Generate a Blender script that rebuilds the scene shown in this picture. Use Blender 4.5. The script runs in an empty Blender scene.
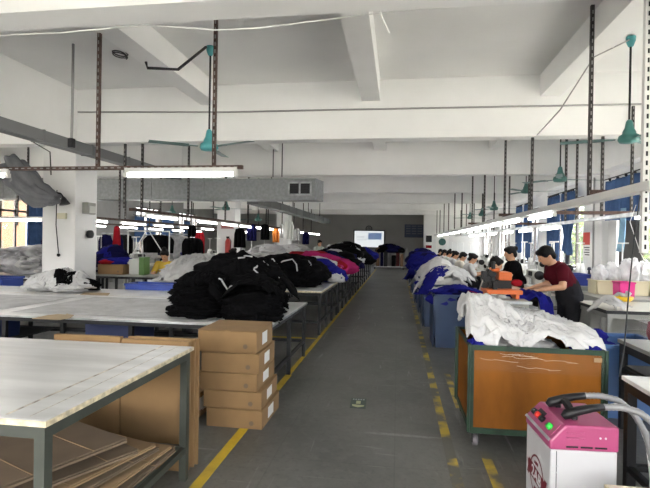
import bpy, bmesh, math, random
from mathutils import Vector, Matrix, Quaternion, noise
PI = math.pi
S = bpy.context.scene
COL = S.collection
# ---------------------------------------------------------------- camera maths (a survey of the place: pixel -> point on a known plane)
F = 490.0; H = 1.45
YAW = math.radians(8.47); PIT = math.radians(0.25); ROLL = math.radians(0.9)
cy_, sy_ = math.cos(YAW), math.sin(YAW); cp_, sp_ = math.cos(PIT), math.sin(PIT)
FW = Vector((-sy_*cp_, cy_*cp_, -sp_)); R0 = Vector((cy_, sy_, 0)); U0 = Vector((-sy_*sp_, cy_*sp_, cp_))
RR = R0*math.cos(ROLL) + U0*math.sin(ROLL); UU = -R0*math.sin(ROLL) + U0*math.cos(ROLL)
def ray(px, py): return FW + RR*((px-325)/F) + UU*((244-py)/F)
def aY(px, py, Y):
    d = ray(px, py); t = Y/d.y; return Vector((d.x*t, Y, H+d.z*t))
def aZ(px, py, Z):
    d = ray(px, py); t = (Z-H)/d.z; return Vector((d.x*t, d.y*t, Z))
def aX(px, py, X):
    d = ray(px, py); t = X/d.x; return Vector((X, d.y*t, H+d.z*t))
cam = bpy.data.cameras.new('camera'); co = bpy.data.objects.new('camera', cam); COL.objects.link(co)
cam.sensor_width = 36; cam.lens = 36*F/650; cam.clip_start = .05; cam.clip_end = 300
m3 = Matrix((RR, UU, -FW)).transposed(); co.matrix_world = Matrix.Translation((0, 0, H)) @ m3.to_4x4()
S.camera = co
# ---------------------------------------------------------------- materials
MATS = {}
def mat(name, col, rough=.6, metal=0., var=0., vs=6., bump=0., bs=20., spec=.5, stretch=None, col2=None):
    if name in MATS: return MATS[name]
    m = bpy.data.materials.new(name); m.use_nodes = True; MATS[name] = m
    n = m.node_tree.nodes; l = m.node_tree.links; b = n['Principled BSDF']
    b.inputs['Base Color'].default_value = (*col, 1); b.inputs['Roughness'].default_value = rough
    b.inputs['Metallic'].default_value = metal; b.inputs['Specular IOR Level'].default_value = spec
    tc = n.new('ShaderNodeTexCoord'); src = tc.outputs['Object']
    if stretch:
        mp = n.new('ShaderNodeMapping'); mp.inputs['Scale'].default_value = stretch; l.new(src, mp.inputs[0]); src = mp.outputs[0]
    if var > 0 or col2:
        t = n.new('ShaderNodeTexNoise'); t.inputs['Scale'].default_value = vs; t.inputs['Detail'].default_value = 5; l.new(src, t.inputs['Vector'])
        r = n.new('ShaderNodeValToRGB'); r.color_ramp.elements[0].position = .35; r.color_ramp.elements[1].position = .68
        c1 = tuple(max(0, c*(1-var)) for c in col); c2 = col2 or tuple(min(1, c*(1+var)) for c in col)
        r.color_ramp.elements[0].color = (*c1, 1); r.color_ramp.elements[1].color = (*c2, 1)
        l.new(t.outputs['Fac'], r.inputs[0]); l.new(r.outputs[0], b.inputs['Base Color'])
    if bump > 0:
        t = n.new('ShaderNodeTexNoise'); t.inputs['Scale'].default_value = bs; t.inputs['Detail'].default_value = 4; l.new(src, t.inputs['Vector'])
        bp = n.new('ShaderNodeBump'); bp.inputs['Strength'].default_value = bump; bp.inputs['Distance'].default_value = .02
        l.new(t.outputs['Fac'], bp.inputs['Height']); l.new(bp.outputs[0], b.inputs['Normal'])
    return m
def emit(name, col, s):
    if name in MATS: return MATS[name]
    m = bpy.data.materials.new(name); m.use_nodes = True; MATS[name] = m
    b = m.node_tree.nodes['Principled BSDF']; b.inputs['Base Color'].default_value = (.8, .8, .8, 1)
    b.inputs['Emission Color'].default_value = (*col, 1); b.inputs['Emission Strength'].default_value = s
    return m
def film(name, col, a, rough=.2):
    """thin see-through plastic or glass: transparent mixed with gloss"""
    if name in MATS: return MATS[name]
    m = bpy.data.materials.new(name); m.use_nodes = True; MATS[name] = m
    n = m.node_tree.nodes; l = m.node_tree.links; b = n['Principled BSDF']; b.inputs['Base Color'].default_value = (*col, 1); b.inputs['Roughness'].default_value = rough
    t = n.new('ShaderNodeBsdfTransparent'); x = n.new('ShaderNodeMixShader'); x.inputs[0].default_value = a
    l.new(t.outputs[0], x.inputs[1]); l.new(b.outputs[0], x.inputs[2]); l.new(x.outputs[0], n['Material Output'].inputs[0])
    return m
def cloth(name, col, rough=.9, var=.12):
    return mat(name, col, rough, var=var, vs=5, bump=.9, bs=11, spec=.04)
def floor_mat():
    m = mat('floor_paint', (.108, .109, .101), .38, var=.26, vs=.9, spec=.4)
    n = m.node_tree.nodes; l = m.node_tree.links; b = n['Principled BSDF']
    base = b.inputs['Base Color'].links[0].from_socket
    tc = n.new('ShaderNodeTexCoord')
    def scr(rot, sc, lo, hi):
        mp = n.new('ShaderNodeMapping'); mp.inputs['Rotation'].default_value = (0, 0, rot); mp.inputs['Scale'].default_value = sc
        t = n.new('ShaderNodeTexNoise'); t.inputs['Scale'].default_value = 1; t.inputs['Detail'].default_value = 3; t.inputs['Distortion'].default_value = .6
        r = n.new('ShaderNodeValToRGB'); r.color_ramp.elements[0].position = lo; r.color_ramp.elements[1].position = hi
        l.new(tc.outputs['Object'], mp.inputs[0]); l.new(mp.outputs[0], t.inputs['Vector']); l.new(t.outputs['Fac'], r.inputs[0]); return r.outputs[0]
    cur = base
    for rot, sc, lo, hi, c, k in ((.5, (1.2, 16, 1), .66, .74, (.28, .28, .27), .7), (-.3, (14, 1.3, 1), .66, .76, (.28, .28, .27), .6), (1.2, (9, 1.0, 1), .68, .75, (.32, .32, .31), .6),
                              (0, (3.2, 3.0, 1), .52, .76, (.06, .06, .055), .6), (.3, (11, 9, 1), .5, .72, (.15, .15, .14), .5), (.8, (30, 26, 1), .5, .75, (.05, .05, .047), .5), (0, (.5, .35, 1), .5, .7, (.155, .155, .145), .6)):
        f = scr(rot, sc, lo, hi); mu = n.new('ShaderNodeMath'); mu.operation = 'MULTIPLY'; mu.inputs[1].default_value = k; l.new(f, mu.inputs[0])
        mx = n.new('ShaderNodeMixRGB'); mx.inputs[2].default_value = (*c, 1); l.new(mu.outputs[0], mx.inputs[0]); l.new(cur, mx.inputs[1]); cur = mx.outputs[0]
    bk = n.new('ShaderNodeTexBrick'); bk.offset = 0; bk.inputs['Scale'].default_value = 1; bk.inputs['Brick Width'].default_value = .8; bk.inputs['Row Height'].default_value = .8; bk.inputs['Mortar Size'].default_value = .004
    bk.inputs['Color1'].default_value = bk.inputs['Color2'].default_value = (1, 1, 1, 1); bk.inputs['Mortar'].default_value = (.82, .82, .82, 1)
    l.new(tc.outputs['Object'], bk.inputs['Vector'])
    mx = n.new('ShaderNodeMixRGB'); mx.blend_type = 'MULTIPLY'; mx.inputs[0].default_value = 1; l.new(cur, mx.inputs[1]); l.new(bk.outputs[0], mx.inputs[2])
    l.new(mx.outputs[0], b.inputs['Base Color'])
    return m
def worn_paint(name, col):
    """floor paint worn through to the grey below"""
    m = mat(name, col, .5); n = m.node_tree.nodes; l = m.node_tree.links; b = n['Principled BSDF']
    tc = n.new('ShaderNodeTexCoord'); t = n.new('ShaderNodeTexNoise'); t.inputs['Scale'].default_value = 3.2; t.inputs['Detail'].default_value = 8
    r = n.new('ShaderNodeValToRGB'); r.color_ramp.elements[0].position = .40; r.color_ramp.elements[0].color = (*col, 1); r.color_ramp.elements[1].position = .50; r.color_ramp.elements[1].color = (.11, .107, .09, 1)
    l.new(tc.outputs['Object'], t.inputs['Vector']); l.new(t.outputs['Fac'], r.inputs[0]); l.new(r.outputs[0], b.inputs['Base Color']); return m
WALL = mat('white_wall_paint', (.74, .74, .73), .75, var=.05, vs=1.2)
CEIL = mat('ceiling_paint', (.80, .80, .785), .8, var=.05, vs=.7)
BEAMM = mat('beam_paint', (.84, .84, .825), .75, var=.04, vs=1.0)
GREYW = mat('unlit_wall_grey', (.5, .5, .48), .8, var=.06, vs=1)  # back wall grey: the lack of lamps there is put into the colour
STEEL = mat('galvanised_steel', (.42, .44, .45), .42, .7, var=.3, vs=7)
DUCTM = mat('spangled_duct_sheet', (.27, .285, .29), .5, .5, var=.13, vs=14)
GREENSTEEL = mat('grey_green_steel', (.04, .046, .036), .55, 0., var=.15, vs=8)
DARKSTEEL = mat('dark_steel', (.025, .026, .028), .55, 0., var=.2, spec=.25)
BLACK = mat('black_plastic', (.008, .008, .009), .45, spec=.3)
RUST = mat('rusty_angle_iron', (.10, .062, .05), .7, .3, var=.4, vs=20)
RUSTD = mat('dark_slotted_iron', (.05, .045, .043), .6, .4, var=.3, vs=20)
WHITEM = mat('white_enamel', (.78, .78, .76), .4)
TUBE = emit('lit_tube', (1, .985, .96), 9)
TEAL = mat('teal_fan_enamel', (.07, .32, .34), .4, var=.1)
TEALD = mat('dark_teal_enamel', (.05, .15, .13), .4, var=.1)
CARD = mat('brown_cardboard', (.25, .15, .065), .85, var=.1, vs=4)
CARDL = mat('pale_cardboard', (.29, .19, .10), .85, var=.1, vs=4)
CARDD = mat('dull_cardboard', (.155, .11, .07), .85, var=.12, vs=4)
LAMI = mat('white_table_laminate', (.52, .52, .515), .3, var=.1, vs=2.5, col2=(.66, .66, .655), stretch=(.5, 3, 1))
LAMIEDGE = mat('cream_table_edge', (.6, .52, .36), .5, var=.3, vs=30)
YELLOW = worn_paint('worn_yellow_paint', (.46, .33, .03))
YELLOWS = mat('solid_yellow_paint', (.52, .36, .02), .5, var=.12, vs=9)
BLUEBIN = mat('blue_bin_plastic', (.018, .045, .11), .45, var=.1)
BLUECR = mat('blue_crate_plastic', (.02, .06, .35), .4, var=.1)
CWHITE = cloth('white_cotton', (.53, .53, .53)); CGREY = cloth('grey_white_cotton', (.44, .44, .435)); CBLACK = cloth('black_cotton', (.004, .004, .0045), .9)
CBLUE = cloth('royal_blue_cotton', (.013, .014, .165)); CNAVY = cloth('navy_cotton', (.008, .008, .045)); CPINK = cloth('magenta_cotton', (.34, .022, .11)); CRED = cloth('red_cotton', (.28, .012, .02))
CSTRIPE = cloth('grey_marl_cotton', (.33, .33, .34), var=.35)
CURT = cloth('blue_curtain_cloth', (.065, .12, .25))
SKIN = mat('skin', (.50, .27, .16), .55); HAIR = mat('black_hair', (.005, .0045, .0045), .55, bump=.4, bs=60, spec=.15)
PAPER = mat('white_paper', (.8, .8, .78), .8); KRAFT = mat('kraft_paper', (.42, .32, .2), .85, var=.1)
WOODO = mat('orange_plywood', (.17, .058, .0045), .65, var=.35, vs=3, stretch=(1, 1, .35), bump=.05, spec=.18)
GREENP = mat('green_frame_paint', (.004, .026, .011), .6, var=.3, vs=12)
MACH = mat('machine_grey_enamel', (.27, .275, .25), .4, var=.06); MACHW = mat('machine_white_enamel', (.48, .49, .46), .35)
ORANGE = mat('orange_enamel', (.62, .13, .02), .45); PINKM = mat('pink_enamel', (.29, .045, .125), .35, var=.04); 
GLASS = film('window_glass', (.8, .85, .85), .1, .05)
# ---------------------------------------------------------------- mesh building
def rot(ax, a): return Matrix.Rotation(a, 3, ax)
class B:
    def __init__(s): s.bm = bmesh.new(); s.mi = 0
    def _fin(s, geom_verts):
        for v in geom_verts:
            for f in v.link_faces: f.material_index = s.mi
    def box(s, c, d, r=None, bev=0):
        t = bmesh.ops.create_cube(s.bm, size=1); vs = t['verts']; rm = r or Matrix.Identity(3)
        for v in vs: v.co = rm @ Vector((v.co.x*d[0], v.co.y*d[1], v.co.z*d[2])) + Vector(c)
        s._fin(vs)
        if bev:
            es = list({e for v in vs for e in v.link_edges}); g = bmesh.ops.bevel(s.bm, geom=es, offset=bev, segments=2, affect='EDGES', profile=.5)
            for f in g['faces']: f.material_index = s.mi
        return s
    def b2(s, lo, hi, bev=0): return s.box([(a+b)/2 for a, b in zip(lo, hi)], [b-a for a, b in zip(lo, hi)], None, bev)
    def bar(s, p0, p1, w, h=None):
        p0, p1 = Vector(p0), Vector(p1); d = p1-p0; q = d.to_track_quat('Y', 'Z').to_matrix()
        return s.box((p0+p1)/2, (w, d.length, h or w), q)
    def cyl(s, p0, p1, r, r2=None, seg=12):
        p0, p1 = Vector(p0), Vector(p1); d = p1-p0
        t = bmesh.ops.create_cone(s.bm, cap_ends=True, segments=seg, radius1=r, radius2=r if r2 is None else r2, depth=d.length)
        q = d.to_track_quat('Z', 'Y').to_matrix()
        for v in t['verts']: v.co = q @ v.co + (p0+p1)/2
        s._fin(t['verts']); return s
    def sph(s, c, d, sub=2, r=None):
        t = bmesh.ops.create_icosphere(s.bm, subdivisions=sub, radius=1); rm = r or Matrix.Identity(3)
        d = d if hasattr(d, '__len__') else (d, d, d)
        for v in t['verts']: v.co = rm @ Vector((v.co.x*d[0], v.co.y*d[1], v.co.z*d[2])) + Vector(c)
        s._fin(t['verts']); return s
    def cap(s, p0, p1, r0, r1, n=8, seg=12):
        """tapered limb with round ends"""
        s.cyl(p0, p1, r0, r1, seg); s.sph(p0, r0, 2); s.sph(p1, r1, 2); return s
    def tube(s, pts, r, seg=8):
        pts = [Vector(p) for p in pts]; rings = []; up = None
        for i, p in enumerate(pts):
            d = (pts[min(i+1, len(pts)-1)]-pts[max(i-1, 0)]).normalized()
            a = d.orthogonal().normalized() if up is None else (up - d*up.dot(d)).normalized()
            up = a; b = d.cross(a); rr = r[i] if hasattr(r, '__len__') else r
            rings.append([s.bm.verts.new(p + (a*math.cos(k*2*PI/seg)+b*math.sin(k*2*PI/seg))*rr) for k in range(seg)])
        for i in range(len(rings)-1):
            for k in range(seg):
                f = s.bm.faces.new((rings[i][k], rings[i][(k+1) % seg], rings[i+1][(k+1) % seg], rings[i+1][k])); f.material_index = s.mi
        for rg in (rings[0][::-1], rings[-1]):
            f = s.bm.faces.new(rg); f.material_index = s.mi
        return s
    def prism(s, poly, ax, t0, t1):
        """polygon of (a,b) pairs extruded along axis ax from t0 to t1"""
        def P(a, b, t): return {'x': (t, a, b), 'y': (a, t, b), 'z': (a, b, t)}[ax]
        v0 = [s.bm.verts.new(P(a, b, t0)) for a, b in poly]; v1 = [s.bm.verts.new(P(a, b, t1)) for a, b in poly]
        n = len(poly); fs = [s.bm.faces.new(v0), s.bm.faces.new(v1)]
        for i in range(n): fs.append(s.bm.faces.new((v0[i], v0[(i+1) % n], v1[(i+1) % n], v1[i])))
        for f in fs: f.material_index = s.mi
        bmesh.ops.recalc_face_normals(s.bm, faces=fs); return s
    def lathe(s, prof, seg=20, c=(0, 0, 0)):
        rings = [[s.bm.verts.new((c[0]+r*math.cos(k*2*PI/seg), c[1]+r*math.sin(k*2*PI/seg), c[2]+z)) for k in range(seg)] for r, z in prof]
        for i in range(len(rings)-1):
            for k in range(seg):
                f = s.bm.faces.new((rings[i][k], rings[i][(k+1) % seg], rings[i+1][(k+1) % seg], rings[i+1][k])); f.material_index = s.mi
        f = s.bm.faces.new(rings[0][::-1]); f.material_index = s.mi; f = s.bm.faces.new(rings[-1]); f.material_index = s.mi
        return s
    def sheet(s, fn, nu, nv, thick=0):
        g = [[s.bm.verts.new(fn(u/nu, v/nv)) for v in range(nv+1)] for u in range(nu+1)]
        for u in range(nu):
            for v in range(nv):
                f = s.bm.faces.new((g[u][v], g[u+1][v], g[u+1][v+1], g[u][v+1])); f.material_index = s.mi
        if thick: s.solid = thick
        return s
    def crumple(s, c, d, seed, sub=4, amp=.3, rz=0, fr=2.6, tilt=0):
        """a crumpled, folded garment lump"""
        rnd = random.Random(seed); t = bmesh.ops.create_icosphere(s.bm, subdivisions=sub, radius=1)
        off = Vector((rnd.uniform(-50, 50), rnd.uniform(-50, 50), rnd.uniform(-50, 50))); rm = rot('Z', rz) @ rot('X', tilt)
        a = rnd.uniform(0, PI); R2 = rot('Z', a)
        for v in t['verts']:
            p = v.co.copy(); q = R2 @ p; q = Vector((q.x*fr*1.5, q.y*fr*.6, q.z*fr)) + off
            w = noise.noise_vector(p*1.6+off)*.5
            n1 = 1-abs(noise.noise(q+w))*2.2; n2 = 1-abs(noise.noise(q*2.3+w+off))*2
            n3 = 1-abs(noise.noise(q*5.1-w+off))*2
            k = 1 + amp*(n1*.65+n2*.38+n3*.14-.35) + amp*.9*noise.noise(p*1.3+off)
            p = p*k; p.z = max(p.z, -.8)
            v.co = rm @ Vector((p.x*d[0], p.y*d[1], p.z*d[2])) + Vector(c)
        s._fin(t['verts']); return s
def obj(name, b, m, parent=None, smooth=False, solid=0, bevel=0):
    me = bpy.data.meshes.new(name); b.bm.normal_update(); b.bm.to_mesh(me); b.bm.free()
    for x in (m if isinstance(m, (list, tuple)) else [m]): me.materials.append(x)
    if smooth: me.polygons.foreach_set('use_smooth', [True]*len(me.polygons))
    o = bpy.data.objects.new(name, me); COL.objects.link(o)
    if parent: o.parent = parent
    if solid: md = o.modifiers.new('s', 'SOLIDIFY'); md.thickness = solid; md.offset = 0
    if bevel: md = o.modifiers.new('b', 'BEVEL'); md.width = bevel; md.segments = 2; md.limit_method = 'ANGLE'
    return o
def tag(o, label, cat, group=None, kind=None):
    o['label'] = label; o['category'] = cat
    if group: o['group'] = group
    if kind: o['kind'] = kind
    return o
def thing(name, label, cat, loc=(0, 0, 0), rz=0, group=None):
    o = bpy.data.objects.new(name, None); COL.objects.link(o); o.location = loc; o.rotation_euler = (0, 0, rz); o.empty_display_size = .1
    return tag(o, label, cat, group)
def dup(root, loc, rz=None, label=None, group=None):
    r = root.copy(); COL.objects.link(r); r.location = loc
    if rz is not None: r.rotation_euler = (0, 0, rz)
    if label: r['label'] = label
    if group: r['group'] = group
    for ch in list(root.children):
        c = ch.copy(); COL.objects.link(c); c.parent = r
        for g in list(ch.children):
            d = g.copy(); COL.objects.link(d); d.parent = c
    return r
def struct(name, b, m, smooth=False, parent=None):
    o = obj(name, b, m, parent, smooth)
    if not parent: o['kind'] = 'structure'
    return o
ORD = 'nearest,second,third,fourth,fifth,sixth,seventh,eighth,ninth,tenth,eleventh,twelfth,thirteenth,fourteenth,fifteenth,sixteenth,seventeenth,eighteenth,nineteenth,twentieth'.split(',')
def heap(name, label, cat, x0, x1, y0, y1, zb, zt, mats, seed, n=16, sub=3, size=.3, amp=.3, flat=.45, weights=None, group=None, fill=.8, strips=0, tiltx=0., core=None):
    """a jumbled heap of garments: one uncountable thing"""
    rnd = random.Random(seed); b = B(); cx, cyy = (x0+x1)/2, (y0+y1)/2; rx, ry, h = (x1-x0)/2, (y1-y0)/2, zt-zb
    b.mi = 0; b.crumple((cx, cyy, zb+h*.32), (rx*.88, ry*.88, h*.46), seed, 4, .16, 0, 3.5)
    for i in range(n):
        a = i*2.399963; rr = math.sqrt((i+.5)/n)*fill; x = cx+math.cos(a)*rr*rx; y = cyy+math.sin(a)*rr*ry
        top = h*max(.12, (1-rr**2.2)); sx = size*rnd.uniform(.75, 1.25)
        d = (min(sx, rx*.7), min(sx*rnd.uniform(.6, 1), ry*.7), min(sx*flat, h*.5)*rnd.uniform(.8, 1.1))
        z = zb+max(d[2]*.85, top-d[2]*.9)
        b.mi = rnd.choices(range(len(mats)), weights or [1]*len(mats))[0]
        b.crumple((x, y, z), d, seed*31+i, sub, amp, rnd.uniform(0, PI), 2.6, rnd.uniform(-.25, .25))
    for i in range(strips):   # sleeves and shirt tails lying down the slope
        a = rnd.uniform(0, 2*PI); rr = math.sqrt(rnd.random())*.92; x = cx+math.cos(a)*rr*rx; y = cyy+math.sin(a)*rr*ry
        top = h*max(.1, (1-rr**2.2)); L = size*rnd.uniform(.7, 1.15); b.mi = rnd.choices(range(len(mats)), weights or [1]*len(mats))[0]
        b.crumple((x, y, zb+top*.93), (min(L, rx*.6), L*rnd.uniform(.22, .36), L*rnd.uniform(.12, .2)), seed*77+i, sub, amp, a+rnd.uniform(-1.2, 1.2), 2.2, rnd.uniform(-.2, .2))
    if tiltx:
        for v in b.bm.verts: v.co.z += tiltx*(v.co.x-cx)*max(0, min(1, (v.co.z-zb)/h))
    for v in b.bm.verts: v.co.z = max(v.co.z, zb+.002)
    o = obj(name, b, mats, None, True); return tag(o, label, cat, group, 'stuff')

def drape(label, zf, c, rz, w, h, off, seed, m, fold=.03, fr=1.0, cat='garment', name='garment', group=None, nu=44, nv=44, th=.006, box=None):
    """one garment thrown over a heap: a sheet with its own outline and folds that follows the surface zf(x, y)"""
    o = Vector((seed*7.3, seed*3.1, seed*1.7)); b = B(); R2 = rot('Z', rz)
    def fn(u, v):
        s, t = u*2-1, v*2-1; k = 1+.22*noise.noise(Vector((s*1.5, t*1.5, 0))+o)+.1*noise.noise(Vector((s*4, t*4, 3))+o)
        if abs(t) < .25: k *= 1
        w_ = w*(.72 if t < .15 else 1.0)   # narrower body, wider at the sleeves
        p = R2 @ Vector((s*w_/2*k, t*h/2*k, 0)); x, y = c[0]+p.x, c[1]+p.y
        wx = noise.noise(Vector((s*1.2, t*1.2, 7))+o)*.9
        f1 = 1-abs(noise.noise(Vector((s*3.2*fr+wx*1.5, t*.8*fr+wx, 1))+o))*2.4; f2 = 1-abs(noise.noise(Vector((s*5.5*fr-wx, t*2.2*fr+wx*2, 5))+o))*2.2; f3 = noise.noise(Vector((s*11*fr, t*9*fr, 9))+o)
        e = max(0, 1-max(abs(s), abs(t))**6); xo, yo = x, y
        if box: x = min(max(x, box[0]), box[1]); y = min(max(y, box[2]), box[3]); d_ = math.hypot(x-xo, y-yo); zz = zf(x, y)-min(d_, .10+.05*noise.noise(Vector((s*3, t*3, 2))+o)); return Vector((x+fold*.3*f2, y+fold*.25*f1, zz+off+fold*(f1*.75+f2*.4+f3*.16)*(.35+.65*e)))
        return Vector((x+fold*.5*f2, y+fold*.4*f1, zf(x, y)+off+fold*(f1*.75+f2*.4+f3*.16)*(.35+.65*e)))
    return tag(obj(name, b.sheet(fn, nu, nv), m, None, True, th), label, cat, group)
PLACES = ['at the left back', 'at the back', 'at the right back', 'on the left', 'in the middle', 'on the right', 'at the left front', 'at the front', 'at the right front']
def drapes(where, zf, x0, x1, y0, y1, n, size, mats, seed, fold=.03, group=None, lift=.016, fr=1.0, weights=None, cname='white', box=None, m_=.08):
    rnd = random.Random(seed); L = []
    for i in range(n):
        u = m_+(1-2*m_)*((i*.618034+seed*.13) % 1); v = 1-m_-(1-2*m_)*(i+.5)/n; m = rnd.choices(mats, weights)[0]
        lab = '%s garment %s of the %s' % ({'white_cotton': 'white', 'grey_white_cotton': 'grey white', 'royal_blue_cotton': 'royal blue', 'black_cotton': 'black', 'navy_cotton': 'navy', 'magenta_cotton': 'magenta', 'grey_marl_cotton': 'grey marl'}.get(m.name, cname), PLACES[3*(2-min(2, int(v*3)))+min(2, int(u*3))], where)
        n0 = LABS.get(lab, 0); LABS[lab] = n0+1
        if n0: lab = lab.replace(' garment ', (' second garment ', ' third garment ', ' fourth garment ', ' fifth garment ', ' sixth garment ')[min(n0-1, 4)], 1)
        L.append(drape(lab, zf, (x0+(x1-x0)*u, y0+(y1-y0)*v), rnd.uniform(-1.1, 1.1)+(PI/2 if i % 3 == 0 else 0), size*rnd.uniform(.75, 1.05), size*rnd.uniform(.9, 1.3), lift*(1+i*.35), seed*10+i, m, fold*rnd.uniform(.8, 1.25), fr, group=group, box=box))
    return L
LABS = {}
def dome(x0, x1, y0, y1, zb, zt, pw=2.4, drop=1.0, floor=-9):
    """heap surface over a footprint; beyond it the cloth hangs down"""
    cx, cyy, rx, ry = (x0+x1)/2, (y0+y1)/2, (x1-x0)/2, (y1-y0)/2
    def f(x, y):
        r = math.hypot((x-cx)/rx, (y-cyy)/ry); z = zb+(zt-zb)*max(0, 1-r**pw)*(1+.35*noise.noise(Vector((x*3.1, y*2.7, zt*9)))+.2*noise.noise(Vector((x*7, y*6, zt))))
        if r > 1: z -= (r-1)*min(rx, ry)*drop
        return max(z, floor)
    return f
# ================================================================ THE SETTING
XL, XR, YB, YF, ZC, ZB, ZS = -11.0, 4.68, 32.0, -4.0, 3.96, 3.06, 3.64
struct('floor', B().b2((XL-.2, YF-.2, -.2), (XR+.2, YB+.2, 0)), floor_mat())
struct('ceiling', B().b2((XL-.2, YF-.2, ZC), (XR+.2, YB+.2, ZC+.2)), CEIL)
def wall_with_windows(name, x0, x1, wins, z0, z1):
    b = B(); ys = YF-.2
    for a, c in wins:
        b.b2((x0, ys, 0), (x1, a, ZC)); b.b2((x0, a, 0), (x1, c, z0)); b.b2((x0, a, z1), (x1, c, ZC)); ys = c
    b.b2((x0, ys, 0), (x1, YB+.2, ZC)); return struct(name, b, WALL)
RW = [(1.05+4.1*k, 3.24+4.1*k) for k in range(-1, 7)]; LW = [(3.0+4.1*k, 5.2+4.1*k) for k in (-1, 0, 1, 2, 4, 5)]
wall_with_windows('wall_right', XR, XR+.2, RW, .85, 2.75)
wall_with_windows('wall_left', XL-.2, XL, LW, .85, 2.85).data.materials[0] = mat('shade_toned_wall', (.27, .27, .265), .8, var=.1, vs=1.5)  # left wall colour darkened to stand in for the dim light there
struct('wall_back', B().b2((XL, YB, 0), (XR, YB+.2, ZC)), GREYW)
FWN = [(-9.5, -6.5), (-5.2, -2.2), (-1.2, 1.4), (2.0, 4.3)]
b = B(); xs = XL
for a, c in FWN:
    b.b2((xs, YF-.2, 0), (a, YF, ZC)); b.b2((a, YF-.2, 0), (c, YF, .8)); b.b2((a, YF-.2, 2.95), (c, YF, ZC)); xs = c
b.b2((xs, YF-.2, 0), (XR, YF, ZC)); struct('wall_front', b, WALL)
b = B(); b.b2((1.98, 28.15, 0), (XR, 28.35, ZC)); struct('wall_partition', b, WALL)
WN = [0]
FRAME = mat('dark_window_frame', (.05, .04, .035), .5, .1)
def window(lo, hi, ax, bars=2, rail=None):
    """frame members around and across an opening, with its panes"""
    WN[0] += 1; f = B(); t = .05; k = 0 if ax == 'x' else 1   # ax: axis of the wall normal
    def bx(a0, a1, z0, z1, d=.06):
        m = (lo[k]+hi[k])/2
        if k == 0: f.b2((m-d/2, a0, z0), (m+d/2, a1, z1))
        else: f.b2((a0, m-d/2, z0), (a1, m+d/2, z1))
    j = 1-k; a, c = lo[j], hi[j]; z0, z1 = lo[2], hi[2]
    bx(a, c, z0, z0+t); bx(a, c, z1-t, z1); bx(a, a+t, z0, z1); bx(c-t, c, z0, z1)
    for i in range(1, bars): x = a+(c-a)*i/bars; bx(x-.03, x+.03, z0, z1)
    zr = z0+(z1-z0)*.68; bx(a, c, zr-.03, zr+.03)
    o = struct('window_%d' % WN[0], f, FRAME)
    g = B(); m = (lo[k]+hi[k])/2
    if k == 0: g.b2((m-.003, a+t, z0+t), (m+.003, c-t, z1-t))
    else: g.b2((a+t, m-.003, z0+t), (c-t, m+.003, z1-t))
    obj('pane', g, GLASS, o); return o
for a, c in RW: window((XR+.05, a, .85), (XR+.15, c, 2.75), 'x', 3)
for k_, (ya, yb) in enumerate(((10.35, 11.35), (8.2, 8.9), (14.45, 14.75))):  # dark panels paint in the dark reflection of the open window sashes
    pw = B(); pw.b2((XR+.02, ya, .92), (XR+.04, yb, 2.68)); obj('reflection_panel', pw, mat('dark_sash_reflection', (.03, .028, .025), .6), bpy.data.objects['window_%d' % (4, 4, 5)[k_]])
for a, c in LW: window((XL-.15, a, .85), (XL-.05, c, 2.85), 'x', 4)
for a, c in FWN: window((a, YF-.15, .8), (c, YF-.05, 2.95), 'y', 3)
TN = [0]
def trim(b, m, sm=False):
    TN[0] += 1; return struct('trim_%d' % TN[0], b, m, sm)
BY = [3.15, 7.6, 11.7, 15.8, 19.9, 24.0, 28.1]
for y in [-1.0]+BY: trim(B().b2((XL, y, ZB), (XR, y+.28, ZC+.02)), BEAMM)
for x in (-8.45, -3.2, -.59, 2.03): trim(B().b2((x, YF, ZS), (x+.28, YB, ZC+.01)), BEAMM)
trim(B().b2((-6.04, YF, 3.1), (-5.42, 28.1, ZC+.01)), BEAMM)
trim(B().b2((XR-.28, YF, ZB+.05), (XR, YB, ZC+.01)), BEAMM)
for y in (-.6, 7.6, 15.8, 24.0): trim(B().b2((-6.04, y, 0), (-5.42, y+.6, 3.12), .012), WALL)     # square columns
for k in range(7): y = 4.1*k-.55; trim(B().b2((XR-.14, y+.1, 0), (XR, y+.75, ZB+.1), .01), WALL)   # pilasters between the right windows
trim(B().b2((1.42, 27.9, 0), (1.98, 28.4, 3.07)), WALL)
for k, (a, c) in enumerate(RW): trim(B().b2((XR-.16, a-.08, .80), (XR+.02, c+.08, .85)), WALL)
# floor paint
def flat(name, pts, z, m, label, cat, th=.002):
    b = B(); b.prism([(p[0], p[1]) for p in pts], 'z', z, z+th); return tag(obj(name, b, m), label, cat)
b = B(); b.b2((-1.185, 2.2, 0), (-1.115, 5.2, .002)); b.b2((-1.18, 5.2, 0), (-1.13, 27, .002))
tag(obj('floor_line', b, YELLOWS), 'solid yellow floor line along the left edge of the aisle', 'floor line')
b = B(); b.b2((.345, 1.8, 0), (.415, 24, .002)); tag(obj('floor_line', b, YELLOW), 'worn broken yellow floor line along the right edge of the aisle', 'floor line')
b = B(); b.b2((.585, 2.2, 0), (.65, 3.55, .002)); b.b2((.40+.13, 4.45, 0), (.595, 5.6, .002)); tag(obj('floor_line', b, YELLOW), 'short worn yellow floor line beside the wheeled plywood cart', 'floor line')
b = B(); b.b2((-2.6, 7.2, 0), (-1.19, 7.27, .002)); tag(obj('floor_line', b, YELLOWS), 'yellow floor line running crosswise under the garment tables', 'floor line')
t = thing('floor_sign', 'small dark green floor sticker with a pale arrow in the middle of the aisle', 'sign', (-.33, 4.41, 0), .03)
obj('sticker', B().b2((-.07, -.135, 0), (.07, .135, .002)), mat('dark_green_vinyl', (.02, .045, .03), .4), t)
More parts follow.
